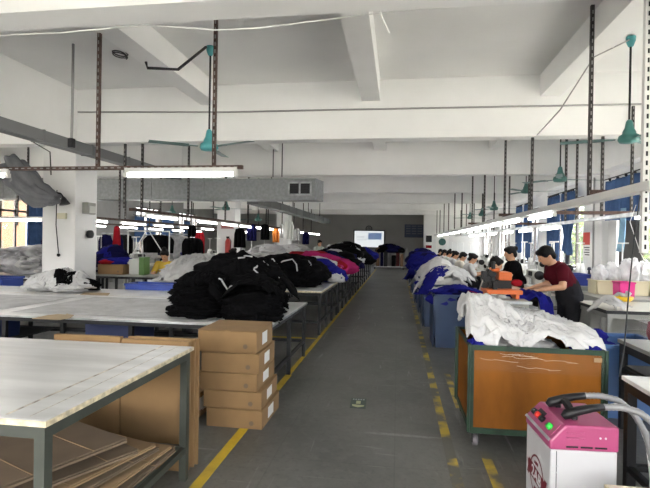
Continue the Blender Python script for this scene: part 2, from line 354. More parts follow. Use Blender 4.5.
b = B(); b.prism([(-.02, -.02), (.02, -.02), (.02, .06), (-.02, .06)], 'z', .002, .003); b.prism([(-.055, -.04), (.055, -.055), (.05, -.085), (-.05, -.085)], 'z', .002, .003); b.prism([(-.05, -.085), (.05, -.085), (0, -.115)], 'z', .002, .003)
obj('arrow', b, mat('pale_yellow_vinyl', (.5, .52, .3), .5), t)
b = B()
for k in range(5): b.b2((-.055+k*.023, .085, .002), (-.04+k*.023, .115, .003))
obj('lettering', b, mat('pale_grey_vinyl', (.35, .38, .4), .5), t)
# ---------------------------------------------------------------- outdoors
obj_ = struct('ground', B().b2((-60, -40, -1.2), (60, 70, -1.0)), mat('outdoor_ground', (.42, .41, .36), .9))
LEAF = mat('leaf_green', (.06, .09, .012), .6, var=.5, vs=2); BARK = mat('bark', (.12, .08, .05), .9)
def tree(x, y, h, seed, label):
    rnd = random.Random(seed); t = thing('tree', label, 'tree', (x, y, -1.0), 0, 'trees outside the right windows')
    obj('trunk', B().tube([(0, 0, 0), (.1, .05, h*.4), (0, .1, h*.8)], [.14, .11, .04]), BARK, t, True)
    b = B()
    for i in range(1700):
        d = Vector((rnd.gauss(0, 1), rnd.gauss(0, 1), rnd.gauss(0, 1))).normalized()*(rnd.random()**.4)
        c = Vector((d.x*1.5, d.y*1.7, h*.62+d.z*h*.42)); a = Vector((rnd.gauss(0, 1), rnd.gauss(0, 1), rnd.gauss(0, .6))).normalized()*rnd.uniform(.08, .17); n = a.orthogonal().normalized()*a.length*.45
        f = b.bm.faces.new([b.bm.verts.new(c-a), b.bm.verts.new(c+n), b.bm.verts.new(c+a), b.bm.verts.new(c-n)])
    obj('foliage', b, LEAF, t)
for i, (x, y, h) in enumerate(((8.3, 12.0, 5.0), (8.6, 16.2, 5.5), (9.2, 20.5, 5.2), (9.0, 24.8, 5.4))):
    tree(x, y, h, 40+i, 'leafy green tree outside the right windows, %s from the camera' % ORD[i])
t = thing('building', 'tan tiled building seen through the left windows', 'building', (-17, 15, -1))
OB = mat('tan_tile_wall', (.24, .125, .06), .7, var=.1, vs=3)
obj('wall', B().b2((-1, -10, 0), (0, 14, 9)), OB, t)
for i in range(6):
    for j in range(3): obj('window', B().b2((0, -9+i*3.8, 1.0+j*2.6), (.06, -7.4+i*3.8, 2.3+j*2.6)), mat('outdoor_window', (.16, .13, .09), .3), t)
# ---------------------------------------------------------------- curtains
def curtain(x, y0, y1, z0, z1, label, side=1, folds=9, group=None, knot=None):
    t = thing('curtain', label, 'curtain', (x, (y0+y1)/2, z1), 0, group); w = y1-y0; hh = z1-z0
    def fn(u, v):
        yy = (u-.5)*w
        if knot: k = 1-.55*math.exp(-((v-knot)/.22)**2); yy = yy*k
        return Vector((.035*math.sin(u*folds*2*PI)*(0.5+.5*v)+.015*math.sin(u*23+v*3), yy, -.05-v*(hh-.05)*(1+.03*math.sin(u*5))))
    obj('cloth', B().sheet(fn, 60, 14), CURT, t, True, .006)
    obj('rod', B().cyl((0, -w/2-.12, 0), (0, w/2+.1, 0), .012), DARKSTEEL, t, True)
    for i in range(6): y = -w/2+w*(i+.5)/6; obj('ring', B().cyl((0, y-.004, -.03), (0, y+.004, -.03), .028, seg=10), DARKSTEEL, t)
xc = XR-.22
curtain(xc, 13.4, 14.35, 1.25, 2.92, 'blue curtain swept aside at its lower end, near half of the window past the pilaster', knot=.75)
curtain(xc, 14.6, 15.6, .95, 2.92, 'blue curtain drawn to the far edge of the window past the white pilaster')
curtain(xc, 9.2, 11.45, 1.98, 2.9, 'short blue curtain bunched up high over the nearest right-hand window')
curtain(xc, 17.5, 18.4, 1.0, 2.92, 'narrow blue curtain at the third right-hand window, its near half')
curtain(xc, 18.8, 19.6, 1.2, 2.92, 'narrow blue curtain at the third right-hand window, its far half')
t = tag(obj('hanging_cloth', B().sheet(lambda u, v: Vector((XR-.34+.03*math.sin(u*9), 10.35+(u-.5)*.22*(1+v*.5)+.12*v*v, 2.2-v*.85)), 14, 12), cloth('pale_blue_cloth', (.25, .42, .55)), None, True, .006), 'pale blue cloth knotted below the bunched curtain of the nearest right window', 'cloth')
xl = XL+.2
curtain(xl, 12.95, 13.65, .95, 2.6, 'blue curtain at the far edge of the nearest left-hand window')
for k, (a, c) in enumerate(((18.9, 19.7), (19.9, 20.7), (21.3, 22.5), (23.6, 24.4))):
    curtain(xl, a, c, 1.35, 2.45, 'short blue curtain at the far left windows, %s of four from the camera' % ORD[k].replace('nearest', 'first'), group='curtains at the far left windows')
b = B()
t = thing('wall_poster', 'red and white notice on the white wall between the right windows', 'poster', aX(587, 244, XR-.02))
obj('sheet', B().b2((-.012, -.24, -.32), (.012, .24, .32)), PAPER, t); obj('heading', B().b2((-.016, -.22, -.02), (-.012, .22, .29)), mat('poster_red', (.55, .04, .02), .6), t)
b = B(); [b.b2((-.016, -.2, -.1-.06*k), (-.012, .15-.05*(k % 2), -.075-.06*k)) for k in range(4)]; obj('lettering', b, DARKSTEEL, t)
# ================================================================ HUNG FROM THE CEILING
def slotted(b, p0, p1, w=.045, mi=(0, 1)):
    """angle iron with a row of slots"""
    p0, p1 = Vector(p0), Vector(p1); b.mi = mi[0]; b.bar(p0, p1, w, w*.9); L = (p1-p0).length; d = (p1-p0).normalized(); n = int(L/.075); b.mi = mi[1]
    s = d.orthogonal().normalized()
    f = Vector((0, -1, 0)) if abs(d.y) < .5 else Vector((-1, 0, 0))
    for i in range(n): c = p0+d*(.05+i*.075); b.box(c+f*(w*.5), (w*.28, .004, .038) if abs(d.z) > .5 else (.038, .004, w*.28))
    return b
SLOT = mat('slot_gap', (.3, .29, .28), .8)
def tube_lamp(p, ax, label, group=None, L=1.22, src=[None], z=None):
    if src[0] is None:
        t = thing('tube_lamp', label, 'lamp', p, 0, group)
        obj('housing', B().b2((-L/2, -.018, .005), (L/2, .018, .05)), WHITEM, t)
        obj('tube', B().cyl((-L/2+.03, 0, -.022), (L/2-.03, 0, -.022), .02, seg=10), TUBE, t, True)
        for s in (-1, 1): obj('end_cap', B().b2((s*(L/2-.015)-.02, -.024, -.046), (s*(L/2-.015)+.02, .024, .002)), WHITEM, t)
        src[0] = t; t.rotation_euler = (0, 0, ax); return t
    return dup(src[0], p, ax, label, group)
# left front: a rusty bar on two posts with two lamps under it
t = thing('lamp_rack', 'rusty slotted bar on two ceiling posts carrying lamps over the big cutting table', 'lamp rack', (-2.99, 4.8, 2.195))
bb = B(); slotted(bb, (-3.2, 0, 0), (1.42, 0, .0), .042); obj('bar', bb, [RUST, SLOT], t)
for px in (-.2, 1.10):
    bb = B(); slotted(bb, (px, .03, .02), (px+.0, .03, ZC-2.195), .036); obj('post', bb, [RUST, SLOT], t)
tube_lamp((-2.235, 4.78, 2.14), 0, 'lit tube lamp on the near rusty rack, the long one left of the aisle')
tube_lamp((-4.82, 4.78, 2.14), 0, 'lit tube lamp on the near rusty rack, cut by the left edge')
# lamp rails: straight trays hung on posts
def rail(name, label, p0, p1, posts, top, w=.12, m=WHITEM, pm=RUSTD, h=.07, cross=()):
    p0, p1 = Vector(p0), Vector(p1); t = thing('lamp_rail', label, 'lamp rail', p0)
    d = (p1-p0); b = B(); b.bar((0, 0, .06), d+Vector((0, 0, .06)), w, h); obj('tray', b, m, t)
    for y in posts:
        x = d.x*(y-p0.y)/d.y; zz = d.z*(y-p0.y)/d.y; bb = B(); ztop = (top(y) if callable(top) else top)-p0.z
        slotted(bb, (x, y-p0.y, zz+.09), (x, y-p0.y, ztop), .036); obj('post', bb, [pm, SLOT], t)
    for y, x0, x1 in cross:
        x = d.x*(y-p0.y)/d.y; obj('crossbar', B().bar((x+x0, y-p0.y, .14), (x+x1, y-p0.y, .14), .05), RUST, t)
    return t
def near_beam(y): return ZB if any(abs(y-k-.14) < .3 for k in BY) else ZC
R1a, R1b = Vector((1.965, 4.1, 1.87)), Vector((1.98, 27.0, 1.85))
rail('r', 'long white lamp tray on slotted posts over the right sewing machines nearest the aisle', R1a, R1b, (5.47, 7.72, 9.6, 11.8, 13.7, 15.9, 17.9, 20.0, 22.0, 24.1, 26.0), near_beam, cross=((5.47, 0, .5), (9.6, -.1, .6), (13.7, -.1, .6)))
R2a, R2b = Vector((2.95, 6.0, 1.80)), Vector((2.95, 26.0, 1.80))
rail('r', 'second lamp tray from the aisle over the right-hand machines along the windows', R2a, R2b, (7.72, 9.3, 11.8, 13.8, 15.9, 18.0, 20.0, 22.2, 24.1), near_beam, w=.07, h=.05, m=STEEL, cross=((7.72, -.9, .5), (11.8, -.8, .4)))
for i, y in enumerate((7.3, 9.0, 10.4, 11.8, 13.2, 14.6, 16.0, 17.4, 18.8, 20.2, 21.6, 23.0, 24.4)):
    tube_lamp(R1a.lerp(R1b, (y-4.2)/22.8)+Vector((.0, 0, .0)), PI/2, 'lit tube lamp under the right-hand aisle tray, %s in the row' % ORD[i], 'lamps under the right aisle tray')
for i, y in enumerate((10.2, 12.0, 13.8, 16.0, 18.0, 20.5)):
    tube_lamp((2.95, y, 1.80), PI/2, 'lit tube lamp under the tray by the right windows, %s in the row' % ORD[i], 'lamps under the right window tray')
tube_lamp((3.5, 7.3, 1.9), PI/2, 'lit tube lamp by the bunched curtain at the right edge')
L1a, L1b = Vector((-4.3, 7.4, 1.87)), Vector((-4.3, 26.5, 1.87))
rail('r', 'rusty lamp rail on posts over the left sewing machines nearest the aisle', L1a, L1b, (7.75, 9.6, 11.8, 13.7, 15.9, 17.9, 20.0, 22.0, 24.1), near_beam, w=.06, h=.05, m=RUST)
for i, y in enumerate((8.5, 10.6, 12.1, 13.5, 14.9, 16.3, 17.7, 19.1, 20.5, 21.9, 23.3, 24.7, 26.0)):
    tube_lamp((-4.3, y, 1.87), PI/2, 'lit tube lamp under the left rail nearest the aisle, %s in the row' % ORD[i], 'lamps under the left aisle rail')
L2a, L2b = Vector((-7.0, 9.0, 1.87)), Vector((-7.0, 26, 1.87))
rail('r', 'rusty lamp rail over the left machines beyond the big column', L2a, L2b, (9.5, 11.8, 13.7, 15.9, 17.9, 20.0, 22.2, 24.1), near_beam, w=.06, h=.05, m=RUST)
for i, y in enumerate((10.4, 12.2, 13.9, 15.6, 17.3, 19.0, 20.7, 22.4)):
    tube_lamp((-7.0, y, 1.87), PI/2, 'lit tube lamp on the rail beyond the big column, %s in the row' % ORD[i], 'lamps beyond the big column')
L3a, L3b = Vector((-9.6, 9.0, 1.87)), Vector((-9.6, 26, 1.87))
rail('r', 'lamp rail over the machines along the left windows', L3a, L3b, (9.5, 13.7, 17.9, 22.0), near_beam, w=.06, h=.05, m=RUST)
for i, y in enumerate((14.4, 16.4, 18.4, 20.4, 22.4)):
    tube_lamp((-9.6, y, 1.87), PI/2, 'lit tube lamp on the rail along the left windows, %s in the row' % ORD[i], 'lamps along the left windows')
tube_lamp(aY(15, 219, 8.9), .05, 'lit tube lamp hanging crosswise left of the big column, in front of the window')
# near white perforated post and loose dark posts
bb = B(); slotted(bb, (0, 0, 0), (0, 0, ZC-1.4), .05); p = aY(645.5, 150, 4.3)
tag(obj('ceiling_post', bb, [WHITEM, DARKSTEEL]), 'white perforated post at the right edge of the view', 'post').location = (p.x, 4.3, 1.4)
for (px, y, z0, z1, lab) in ((632, 7.55, 1.95, 3.45, 'dark slotted post near the right edge, hung from the beam'), (577, 9.7, 1.9, ZC, 'dark slotted post right of the second fan'), (18, 9.5, 1.7, ZB, 'red brown post left of the big column'), (28, 9.9, 1.9, 3.9, 'thin dark post just left of the big column'), (125, 7.45, 1.95, 3.0, 'rusty post right of the big column'), (267, 16, 1.9, 3.9, 'thin post behind the duct grille'), (120, 10.2, 1.87, 3.9, 'thin post behind the long lamp')):
    p = aY(px, 170, y); bb = B(); slotted(bb, (0, 0, 0), (0, 0, z1-z0), .034); o = tag(obj('ceiling_post', bb, [RUSTD, SLOT]), lab, 'post'); o.location = (p.x, y, z0)
# ---------------------------------------------------------------- ceiling fans
FBLADE = mat('grey_teal_blade', (.07, .15, .14), .45)
TEALM = mat('mid_teal_enamel', (.06, .22, .2), .4)
def make_fan(label, p, drop, phase, m1=TEALD):
    t = thing('ceiling_fan', label, 'ceiling fan', p, phase)
    obj('canopy', B().lathe([(.03, 0), (.055, -.01), (.052, -.06), (.03, -.12), (.02, -.13)], 16), TEAL, t, True)
    obj('rod', B().cyl((0, 0, -.12), (0, 0, -drop+.12), .012), DARKSTEEL, t, True)
    obj('motor', B().lathe([(.02, .24), (.035, .22), (.05, .14), (.07, .1), (.075, .07), (.11, .05), (.12, .0), (.1, -.03), (.04, -.04)], 24, (0, 0, -drop)), m1, t, True)
    for k in range(3):
        a = k*2*PI/3; r = rot('Z', a); b = B()
        b.box(r @ Vector((.22, 0, -drop+.01)), (.16, .05, .008), r @ rot('X', .0)); b.box(r @ Vector((.5, 0, -drop+.012)), (.48, .11, .006), r @ rot('X', .12))
        obj('blade', b, FBLADE, t, bevel=.002)
    return t
fans = [(629, 36, 132, .75, 6.32, 'teal ceiling fan nearest the camera on the right, its blades cut by the edge'), (560, 120, 172, .2, 9.3, 'ceiling fan over the right machines, second from the camera'),
        (526, 120, 184, 1.9, 12.6, 'ceiling fan over the right machines, third from the camera'), (494, 150, 201, .1, 14.4, 'ceiling fan over the right machines, fourth from the camera'),
        (482, 160, 207, 1.2, 17.2, 'ceiling fan over the right machines, fifth from the camera'), (470, 180, 210, .4, 20.5, 'ceiling fan over the right machines, sixth from the camera'),
        (209, 45, 140, -.45, 6.05, 'turquoise ceiling fan nearest the camera on the left of the aisle'), (226, 150, 201, .3, 13.5, 'small looking teal fan in front of the second left column'),
        (258, 160, 212, 1.0, 17.5, 'teal ceiling fan right of the second left column'), (92, 150, 190, .2, 12.5, 'teal ceiling fan behind the big column'), (172, 150, 205, .8, 14.2, 'teal ceiling fan beyond the cross duct')]
for px, py0, pym, ph, y, lab in fans:
    pm = aY(px, pym+8, y); make_fan(lab, (pm.x, y, ZC), ZC-pm.z, ph, {209: TEAL, 629: TEALM}.get(px, TEALD))
# ---------------------------------------------------------------- ducts
t = thing('air_duct', 'wide galvanised air duct crossing above the left machines with a grille at its end', 'duct', (-1.93, 11.2, 2.42))
b = B(); b.prism([(-9.0, 0), (0, 0), (.12, .55), (-9.0, .55)], 'z', 0, .5); obj('sheet', b, DUCTM, t)
for x in (-1.35, -2.7, -4.05, -5.4, -6.75, -8.1): obj('flange', B().b2((x-.015, -.01, -.01), (x+.015, .56, .51)), DUCTM, t)
g = B(); g.b2((-.63, -.03, .1), (-.07, .0, .14)); g.b2((-.63, -.03, .38), (-.07, 0, .42)); [g.b2((x-.02, -.03, .1), (x+.02, 0, .42)) for x in (-.61, -.35, -.09)]; go = obj('grille_frame', g, STEEL, t)
g = B(); g.b2((-.6, -.012, .12), (-.08, .002, .4)); obj('opening', g, BLACK, go)
g = B()
for k in range(7): g.box((-.35, -.014, .15+k*.036), (.52, .02, .004), rot('X', .5))
obj('slats', g, DARKSTEEL, go)
for px in (272, 281): p = aY(px, 170, 11.3); tag(obj('hanger_rod', B().cyl((0, 0, 0), (0, 0, ZC-2.98), .012), DARKSTEEL), 'thin rod holding the grille end of the cross duct, %s one' % ('left' if px == 272 else 'right'), 'rod').location = (p.x, 11.4, 2.98)
def duct(name, label, p0, p1, w, h, m=STEEL, fl=1.2):
    t = thing('air_duct', label, 'duct', p0); d = Vector(p1)-Vector(p0); obj('sheet', B().bar((0, 0, 0), d, w, h), m, t)
    n = int(d.length/fl)
    for i in range(1, n+1): c = d*(i/(n+1)); e = d.normalized()*.015; obj('flange', B().bar(c-e, c+e, w+.02, h+.02), m, t)
    return t
duct('d', 'slim grey duct running beside the big left column towards the back', (-5.25, 4.2, 2.94), (-5.25, 11.1, 2.94), .2, .16, mat('plain_duct', (.2, .205, .21), .5, .3))
duct('d', 'dark slim duct far down the left side beyond the grille', (-3.72, 12.2, 2.5), (-3.6, 25.0, 2.5), .3, .22, mat('dull_duct', (.14, .15, .15), .6, .3))
for k, y in enumerate((14, 17, 20, 23)):
    tag(obj('hanger_rod', B().cyl((0, 0, 0), (0, 0, ZC-2.6), .014), DARKSTEEL), 'rod hanging the dark far duct, %s one' % ORD[k], 'rod').location = (-3.7, y, 2.6)
# loose grey fabric sleeve by the column, with its black gooseneck nozzle
def fn(u, v):
    a = v*2*PI; c = aY(14+44*u, 168+30*u+10*math.sin(u*PI), 7.2); r = .2+.06*math.sin(u*4)-.1*u+.05*noise.noise(Vector((u*4, math.cos(a)*1.5, math.sin(a)*1.5+3)))
    f = 1+.16*math.sin(a*4+u*5)+.1*math.sin(a*9-u*7); return Vector((c.x+math.cos(a)*r*.5*f, 7.2+math.cos(a)*r*.9*f, c.z+math.sin(a)*r*f))
tag(obj('duct_sleeve', B().sheet(fn, 40, 48), cloth('grey_sleeve_cloth', (.17, .175, .185), .7), None, True, .008), 'sagging grey fabric air sleeve hanging in front of the big column', 'duct sleeve')
t = thing('gooseneck_nozzle', 'black cone nozzle on a bent pipe in front of the big column', 'nozzle', aY(56, 194, 7.3))
obj('pipe', B().tube([(-.1, 0, -.0), (0, 0, .02), (.08, 0, .0), (.13, 0, -.06)], .022), BLACK, t, True); obj('cone', B().cyl((.13, 0, -.05), (.16, 0, -.17), .025, .085), BLACK, t, True)
# ---------------------------------------------------------------- pipes and wires on the ceiling
def wire(label, pts, r=.006, m=None, name='cable', cat='cable'):
    return tag(obj(name, B().tube(pts, r, 6), m or DARKSTEEL, None, True), label, cat)
GW = mat('grey_cable', (.35, .35, .34), .6)
wire('thin grey conduit running along the front of the second ceiling beam', [aY(78, 112, 7.56), aY(225, 112, 7.56), aY(435, 108, 7.56), aY(648, 104, 7.56)], .014, GW, 'conduit', 'pipe')
wire('grey conduit pipe running down to the top of the big column', [Vector((aY(73, 60, 5.8).x, 5.8, ZC)), aY(72.5, 100, 5.8), aY(71.5, 142, 5.8)], .017, GW, 'conduit', 'pipe')
b = tag(obj('junction_box', B().box((0, 0, 0), (.07, .07, .12), None, .01), BLACK), 'black junction box at the foot of the conduit by the big column', 'box'); b.location = aY(71.5, 143, 5.78)
t = wire('dark bent wire bracket under the ceiling left of the turquoise fan', [aY(146, 62, 5.3), aY(147.5, 68, 5.3), aY(178, 69.5, 5.4), aY(206, 47, 5.9)], .017)
c = aZ(120, 52, 3.95); wire('coil of dark wire on the ceiling at upper left', [c+Vector((.085*math.cos(k*.6)*(1+.1*math.sin(k)), .12*math.sin(k*.6), -.01-.002*k)) for k in range(24)], .008)
wire('slack white cable along the underside of the near ceiling beam', [aY(0, 35, 3.55), aY(60, 33, 3.5), aY(145, 25, 3.5), aY(215, 30, 3.6), aY(260, 28, 3.6), aY(380, 13, 3.55), aY(480, 5, 3.5)], .005, WHITEM)
wire('short loose white wire dangling from the near beam above the aisle', [aY(379, 8, 3.46), aY(383, 20, 3.5), aY(389, 33, 3.6)], .006, WHITEM)
wire('grey wire strung from the near right post down to the next post', [aY(629, 40, 6.2), aY(594, 57, 5.45), aY(560, 110, 6.5), aY(537, 135, 7.5)], .008, GW)
wire('dark cable hanging from the tray at the right edge to the table below', [aY(640, 196, 3.7), aY(634, 240, 3.3), aY(629, 290, 3.0), aY(624, 350, 2.9), aY(619.5, 376, 2.85)], .004, DARKSTEEL)
wire('white cable hanging in a loop by the bunched curtain', [aY(636, 205, 6), aY(630, 222, 6.2), aY(640, 252, 6), aY(645, 262, 6)], .004, WHITEM)
wire('thin black cord with a knob hanging on the front of the big column', [aY(57, 190, 7.5), aY(56, 225, 7.52), aY(58.5, 253, 7.54)], .008); b = tag(obj('cord_knob', B().sph((0, 0, 0), .03), BLACK, None, True), 'small black knob at the end of the cord on the big column', 'knob'); b.location = aY(58.5, 255, 7.54)
wire('vertical grey pipe on the white wall between the right windows', [Vector((XR-.17, 12.25, .85)), Vector((XR-.17, 12.25, 3.05))], .02, GW, 'conduit', 'pipe')
wire('black wire forked at the top of the big column', [aY(33, 142, 7.5), aY(50, 152, 7.5), aY(51, 175, 7.5)], .01)
# column fittings
b = tag(obj('switch_box', B().box((0, 0, 0), (.16, .05, .1), None, .006), mat('cream_plastic', (.6, .57, .42), .5)), 'cream switch plate on the front of the big column', 'switch'); b.location = aY(62, 216, 7.575)
t = thing('junction_box', 'grey electric box on the aisle side of the big column', 'box', (-5.36, 7.88, 1.97)); obj('body', B().box((0, 0, 0), (.12, .22, .2), None, .01), MACH, t); obj('cover', B().box((.065, 0, -.02), (.015, .17, .12)), MACHW, t)
b = tag(obj('valve', B().lathe([(.04, -.03), (.07, -.03), (.07, .03), (.03, .04)], 14), DARKSTEEL, None, True), 'round dark fitting on the aisle side of the big column', 'fitting'); b.location = (-5.38, 7.95, 1.52); b.rotation_euler = (0, PI/2, 0)
t = thing('fire_extinguisher', 'red fire extinguisher hung on the second left column', 'fire extinguisher', (-5.62, 15.7, .98))
obj('cylinder', B().lathe([(.02, 0), (.085, .01), (.09, .06), (.09, .42), (.06, .5), (.025, .53)], 16), mat('extinguisher_red', (.4, .02, .015), .35), t, True); obj('valve_head', B().b2((-.05, -.02, .53), (.05, .02, .6)), BLACK, t); obj('hose', B().tube([(.04, 0, .56), (.11, 0, .45), (.11, -.02, .15)], .012), BLACK, t, True)
t = thing('wall_sign', 'red lettered sign on the second left column above the extinguisher', 'sign', (-5.6, 15.58, 1.95))
obj('plate', B().b2((-.22, 0, -.12), (.22, .015, .12)), mat('pale_red_plate', (.5, .3, .28), .6), t); b = B()
for r_ in range(2):
    for k in range(5): b.b2((-.18+k*.075, -.004, -.08+r_*.1), (-.13+k*.075, 0, -.01+r_*.1))
obj('lettering', b, mat('sign_red', (.3, .03, .03), .6), t)
# ================================================================ LEFT OF THE AISLE
def table(name, label, cat, x0, x1, y0, y1, z, top_m=LAMI, leg_m=DARKSTEEL, nx=2, ny=2, leg=.045, th=.028, shelf=.2, apron=.05, edge=LAMIEDGE, group=None):
    t = thing(name, label, cat, ((x0+x1)/2, (y0+y1)/2, 0), 0, group); hx, hy = (x1-x0)/2, (y1-y0)/2
    obj('tabletop', B().b2((-hx, -hy, z-th), (hx, hy, z)), top_m, t, bevel=.003)
    if edge:
        e = B(); e.b2((-hx-.006, -hy-.006, z-th), (hx+.006, -hy, z-.002)); e.b2((-hx-.006, hy, z-th), (hx+.006, hy+.006, z-.002)); e.b2((hx, -hy, z-th), (hx+.006, hy, z-.002)); e.b2((-hx-.006, -hy, z-th), (-hx, hy, z-.002)); obj('edge_strip', e, edge, t)
    i = .012; f = B()
    for y in (-hy+i, hy-i-leg): f.b2((-hx+i, y, z-th-apron), (hx-i, y+leg, z-th-.0005))
    for x in (-hx+i, hx-i-leg): f.b2((x, -hy+i+leg, z-th-apron), (x+leg, hy-i-leg, z-th))
    obj('frame', f, leg_m, t)
    for a in range(nx):
        for c in range(ny):
            x = -hx+i+(2*hx-2*i-leg)*a/(nx-1); y = -hy+i+(2*hy-2*i-leg)*c/(ny-1)
            obj('leg', B().b2((x, y, 0), (x+leg, y+leg, z-th-apron)), leg_m, t)
    if shelf:
        f = B(); s = leg*.7
        for y in (-hy+i+.004, hy-i-s-.004): f.b2((-hx+i+leg, y, shelf-.02), (hx-i-leg, y+s, shelf+.015))
        for x in (-hx+i+.004, hx-i-s-.004): f.b2((x, -hy+i+leg, shelf-.02), (x+s, hy-i-leg, shelf+.015))
        obj('lower_rail', f, leg_m, t)
    return t
LAMI2 = mat('worn_white_laminate', (.66, .66, .65), .3, var=.08, vs=3, col2=(.76, .76, .755))
table('cutting_table', 'near white topped cutting table on green grey steel legs at lower left', 'table', -4.6, -1.225, 1.57, 2.83, .8, LAMI, GREENSTEEL, 3, 2, .042, .022, .19, .05)
obj('tape_strip', B().b2((1.5, -.60, .8), (1.512, .61, .8008)).b2((1.60, -.60, .8), (1.604, .61, .8008)), mat('brown_tape', (.46, .42, .36), .5, var=.5, vs=25), bpy.data.objects['cutting_table'])
# flattened boxes on its lower shelf and boards behind it
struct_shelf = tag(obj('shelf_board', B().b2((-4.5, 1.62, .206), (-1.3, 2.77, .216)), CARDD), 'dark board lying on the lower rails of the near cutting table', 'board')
def sheet(label, c0, ang, w, l, z, th=.008, m=CARDD, tilt=0):
    """flattened carton: corner c0, long side along ang, widening to its left"""
    t = thing('cardboard_sheet', label, 'cardboard sheet', (c0[0], c0[1], z), ang); r = rot('Y', tilt)
    b = B(); b.box(r @ Vector((-w/2, -l/2, 0)), (w, l, th), r); b.box(r @ Vector((-w/2-.004, -l/2+.003, th)), (w, l, .005), r); obj('board', b, m, t, bevel=.002)
    b = B(); b.box(r @ Vector((-w/2, -l*.28, th+.0035)), (w, .004, .002), r); b.box(r @ Vector((-w/2, -l*.72, th+.0035)), (w, .004, .002), r); obj('crease', b, CARDL, t)
    return t
sheet('topmost flattened carton on the shelf of the near table, far left', (-1.285, 2.21), -.4, 1.0, .62, .466, .012)
sheet('flattened carton just under the topmost one on the near table shelf', (-1.275, 2.30), -.46, .95, .60, .375, .012)
sheet('flattened carton with a torn corner sticking out in the middle of the stack', (-1.27, 2.47), -.3, .9, .7, .335, .01, CARDL)
sheet('flattened carton below the torn one in the shelf stack', (-1.265, 2.5), -.22, .9, .7, .305, .01)
sheet('flattened carton second from the bottom of the shelf stack', (-1.25, 2.62), -.12, .9, .75, .268, .01, CARDL)
sheet('flattened carton at the bottom of the shelf stack by the table leg', (-1.245, 2.66), -.05, .95, .8, .234, .012)
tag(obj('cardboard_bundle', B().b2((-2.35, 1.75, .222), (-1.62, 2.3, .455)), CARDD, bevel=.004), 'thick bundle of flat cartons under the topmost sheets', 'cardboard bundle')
def board(label, x0, x1, y, z, th, lean=.0):
    o = tag(obj('cardboard_board', B().box(((x0+x1)/2, y, z/2+.004), (x1-x0, th, z), rot('X', lean)), CARD, bevel=.004), label, 'cardboard board'); return o
board('tall cardboard board standing behind the near table, front right one', -1.725, -1.275, 2.905, .81, .045)
board('tall cardboard board standing behind the near table, left one', -2.2, -1.735, 2.905, .82, .04)
board('cardboard board second from the front behind the near table', -1.72, -1.262, 2.96, .815, .02)
board('cardboard board at the back behind the near table', -1.70, -1.252, 3.0, .81, .016)
# the stack of five cartons by the aisle
names = ['topmost carton of the stack of five by the aisle', 'second carton from the top of the aisle stack', 'middle carton of the stack of five by the aisle', 'fourth carton from the top of the aisle stack', 'bottom carton of the aisle stack, standing on the floor']
zs = [.753, .583, .429, .291, .152, .0]; LAB = mat('label_paper', (.72, .72, .7), .7)
def carton(label, x0, x1, y0, y1, z0, z1, rz=0, lab=True, tape=True):
    t = thing('cardboard_box', label, 'cardboard box', ((x0+x1)/2, (y0+y1)/2, z0), rz); hx, hy, h = (x1-x0)/2, (y1-y0)/2, z1-z0
    obj('body', B().b2((-hx, -hy, 0), (hx, hy, h-.004)), CARD, t, bevel=.005)
    f = B(); f.box((0, -hy/2-.001, h), (2*hx+.006, hy-.003, .004), rot('X', -.015)); f.box((0, hy/2+.001, h), (2*hx+.006, hy-.003, .004), rot('X', .02)); obj('flap', f, CARD, t)
    if tape: obj('tape', B().b2((-.022, -hy-.0012, h*.6), (.022, -hy, h)), CARD, t)
    if lab: obj('label', B().b2((hx, -hy*.35, h*.22), (hx+.002, hy*.25, h*.8)), LAB, t)
    obj('hand_hole', B().cyl((hx*.62, -hy-.001, h*.3), (hx*.62, -hy, h*.3), .018, seg=14), CARDD, t)
    return t
offs = [(-1.535, -1.06, .0), (-1.51, -1.045, .02), (-1.515, -1.05, -.01), (-1.485, -1.02, .015), (-1.455, -1.005, -.01)]
for k in range(5):
    x0, x1, r = offs[k]; carton(names[k], x0, x1, 3.64, 4.16 if k else 4.12, zs[k+1], zs[k]-.004, r, True, k in (0,))
carton('carton half hidden between the standing boards and the stack of five', -1.95, -1.58, 3.75, 4.1, 0, .2)
tag(obj('carton_label', B().b2((-1.578, 3.8, .06), (-1.576, 3.95, .16)), LAB), 'white paper label on the half hidden carton', 'label')
# big white tables
t = table('cutting_table', 'large white topped cutting table in the left middle, its front edge facing the camera', 'table', -6.6, -1.125, 4.33, 6.1, .68, LAMI2, DARKSTEEL, 5, 3, .04, .02, .2, .04, STEEL)
table('cutting_table', 'white topped table behind the large cutting table, in front of the big column', 'table', -6.6, -2.0, 6.13, 6.9, .68, LAMI2, DARKSTEEL, 4, 2, .04, .025, .2, .045)
for k in range(5):
    y0 = [7.5, 9.9, 12.5, 15.2, 18.0][k]; y1 = [9.7, 12.3, 15.0, 17.8, 21.5][k]
    table('garment_table', 'pale topped garment table in the row along the yellow line, %s from the camera' % ORD[k], 'table', -2.75, -1.16, y0, y1, .68, LAMI2, DARKSTEEL, 2, 4, .04, .025, .2, .045, group='garment tables along the aisle')
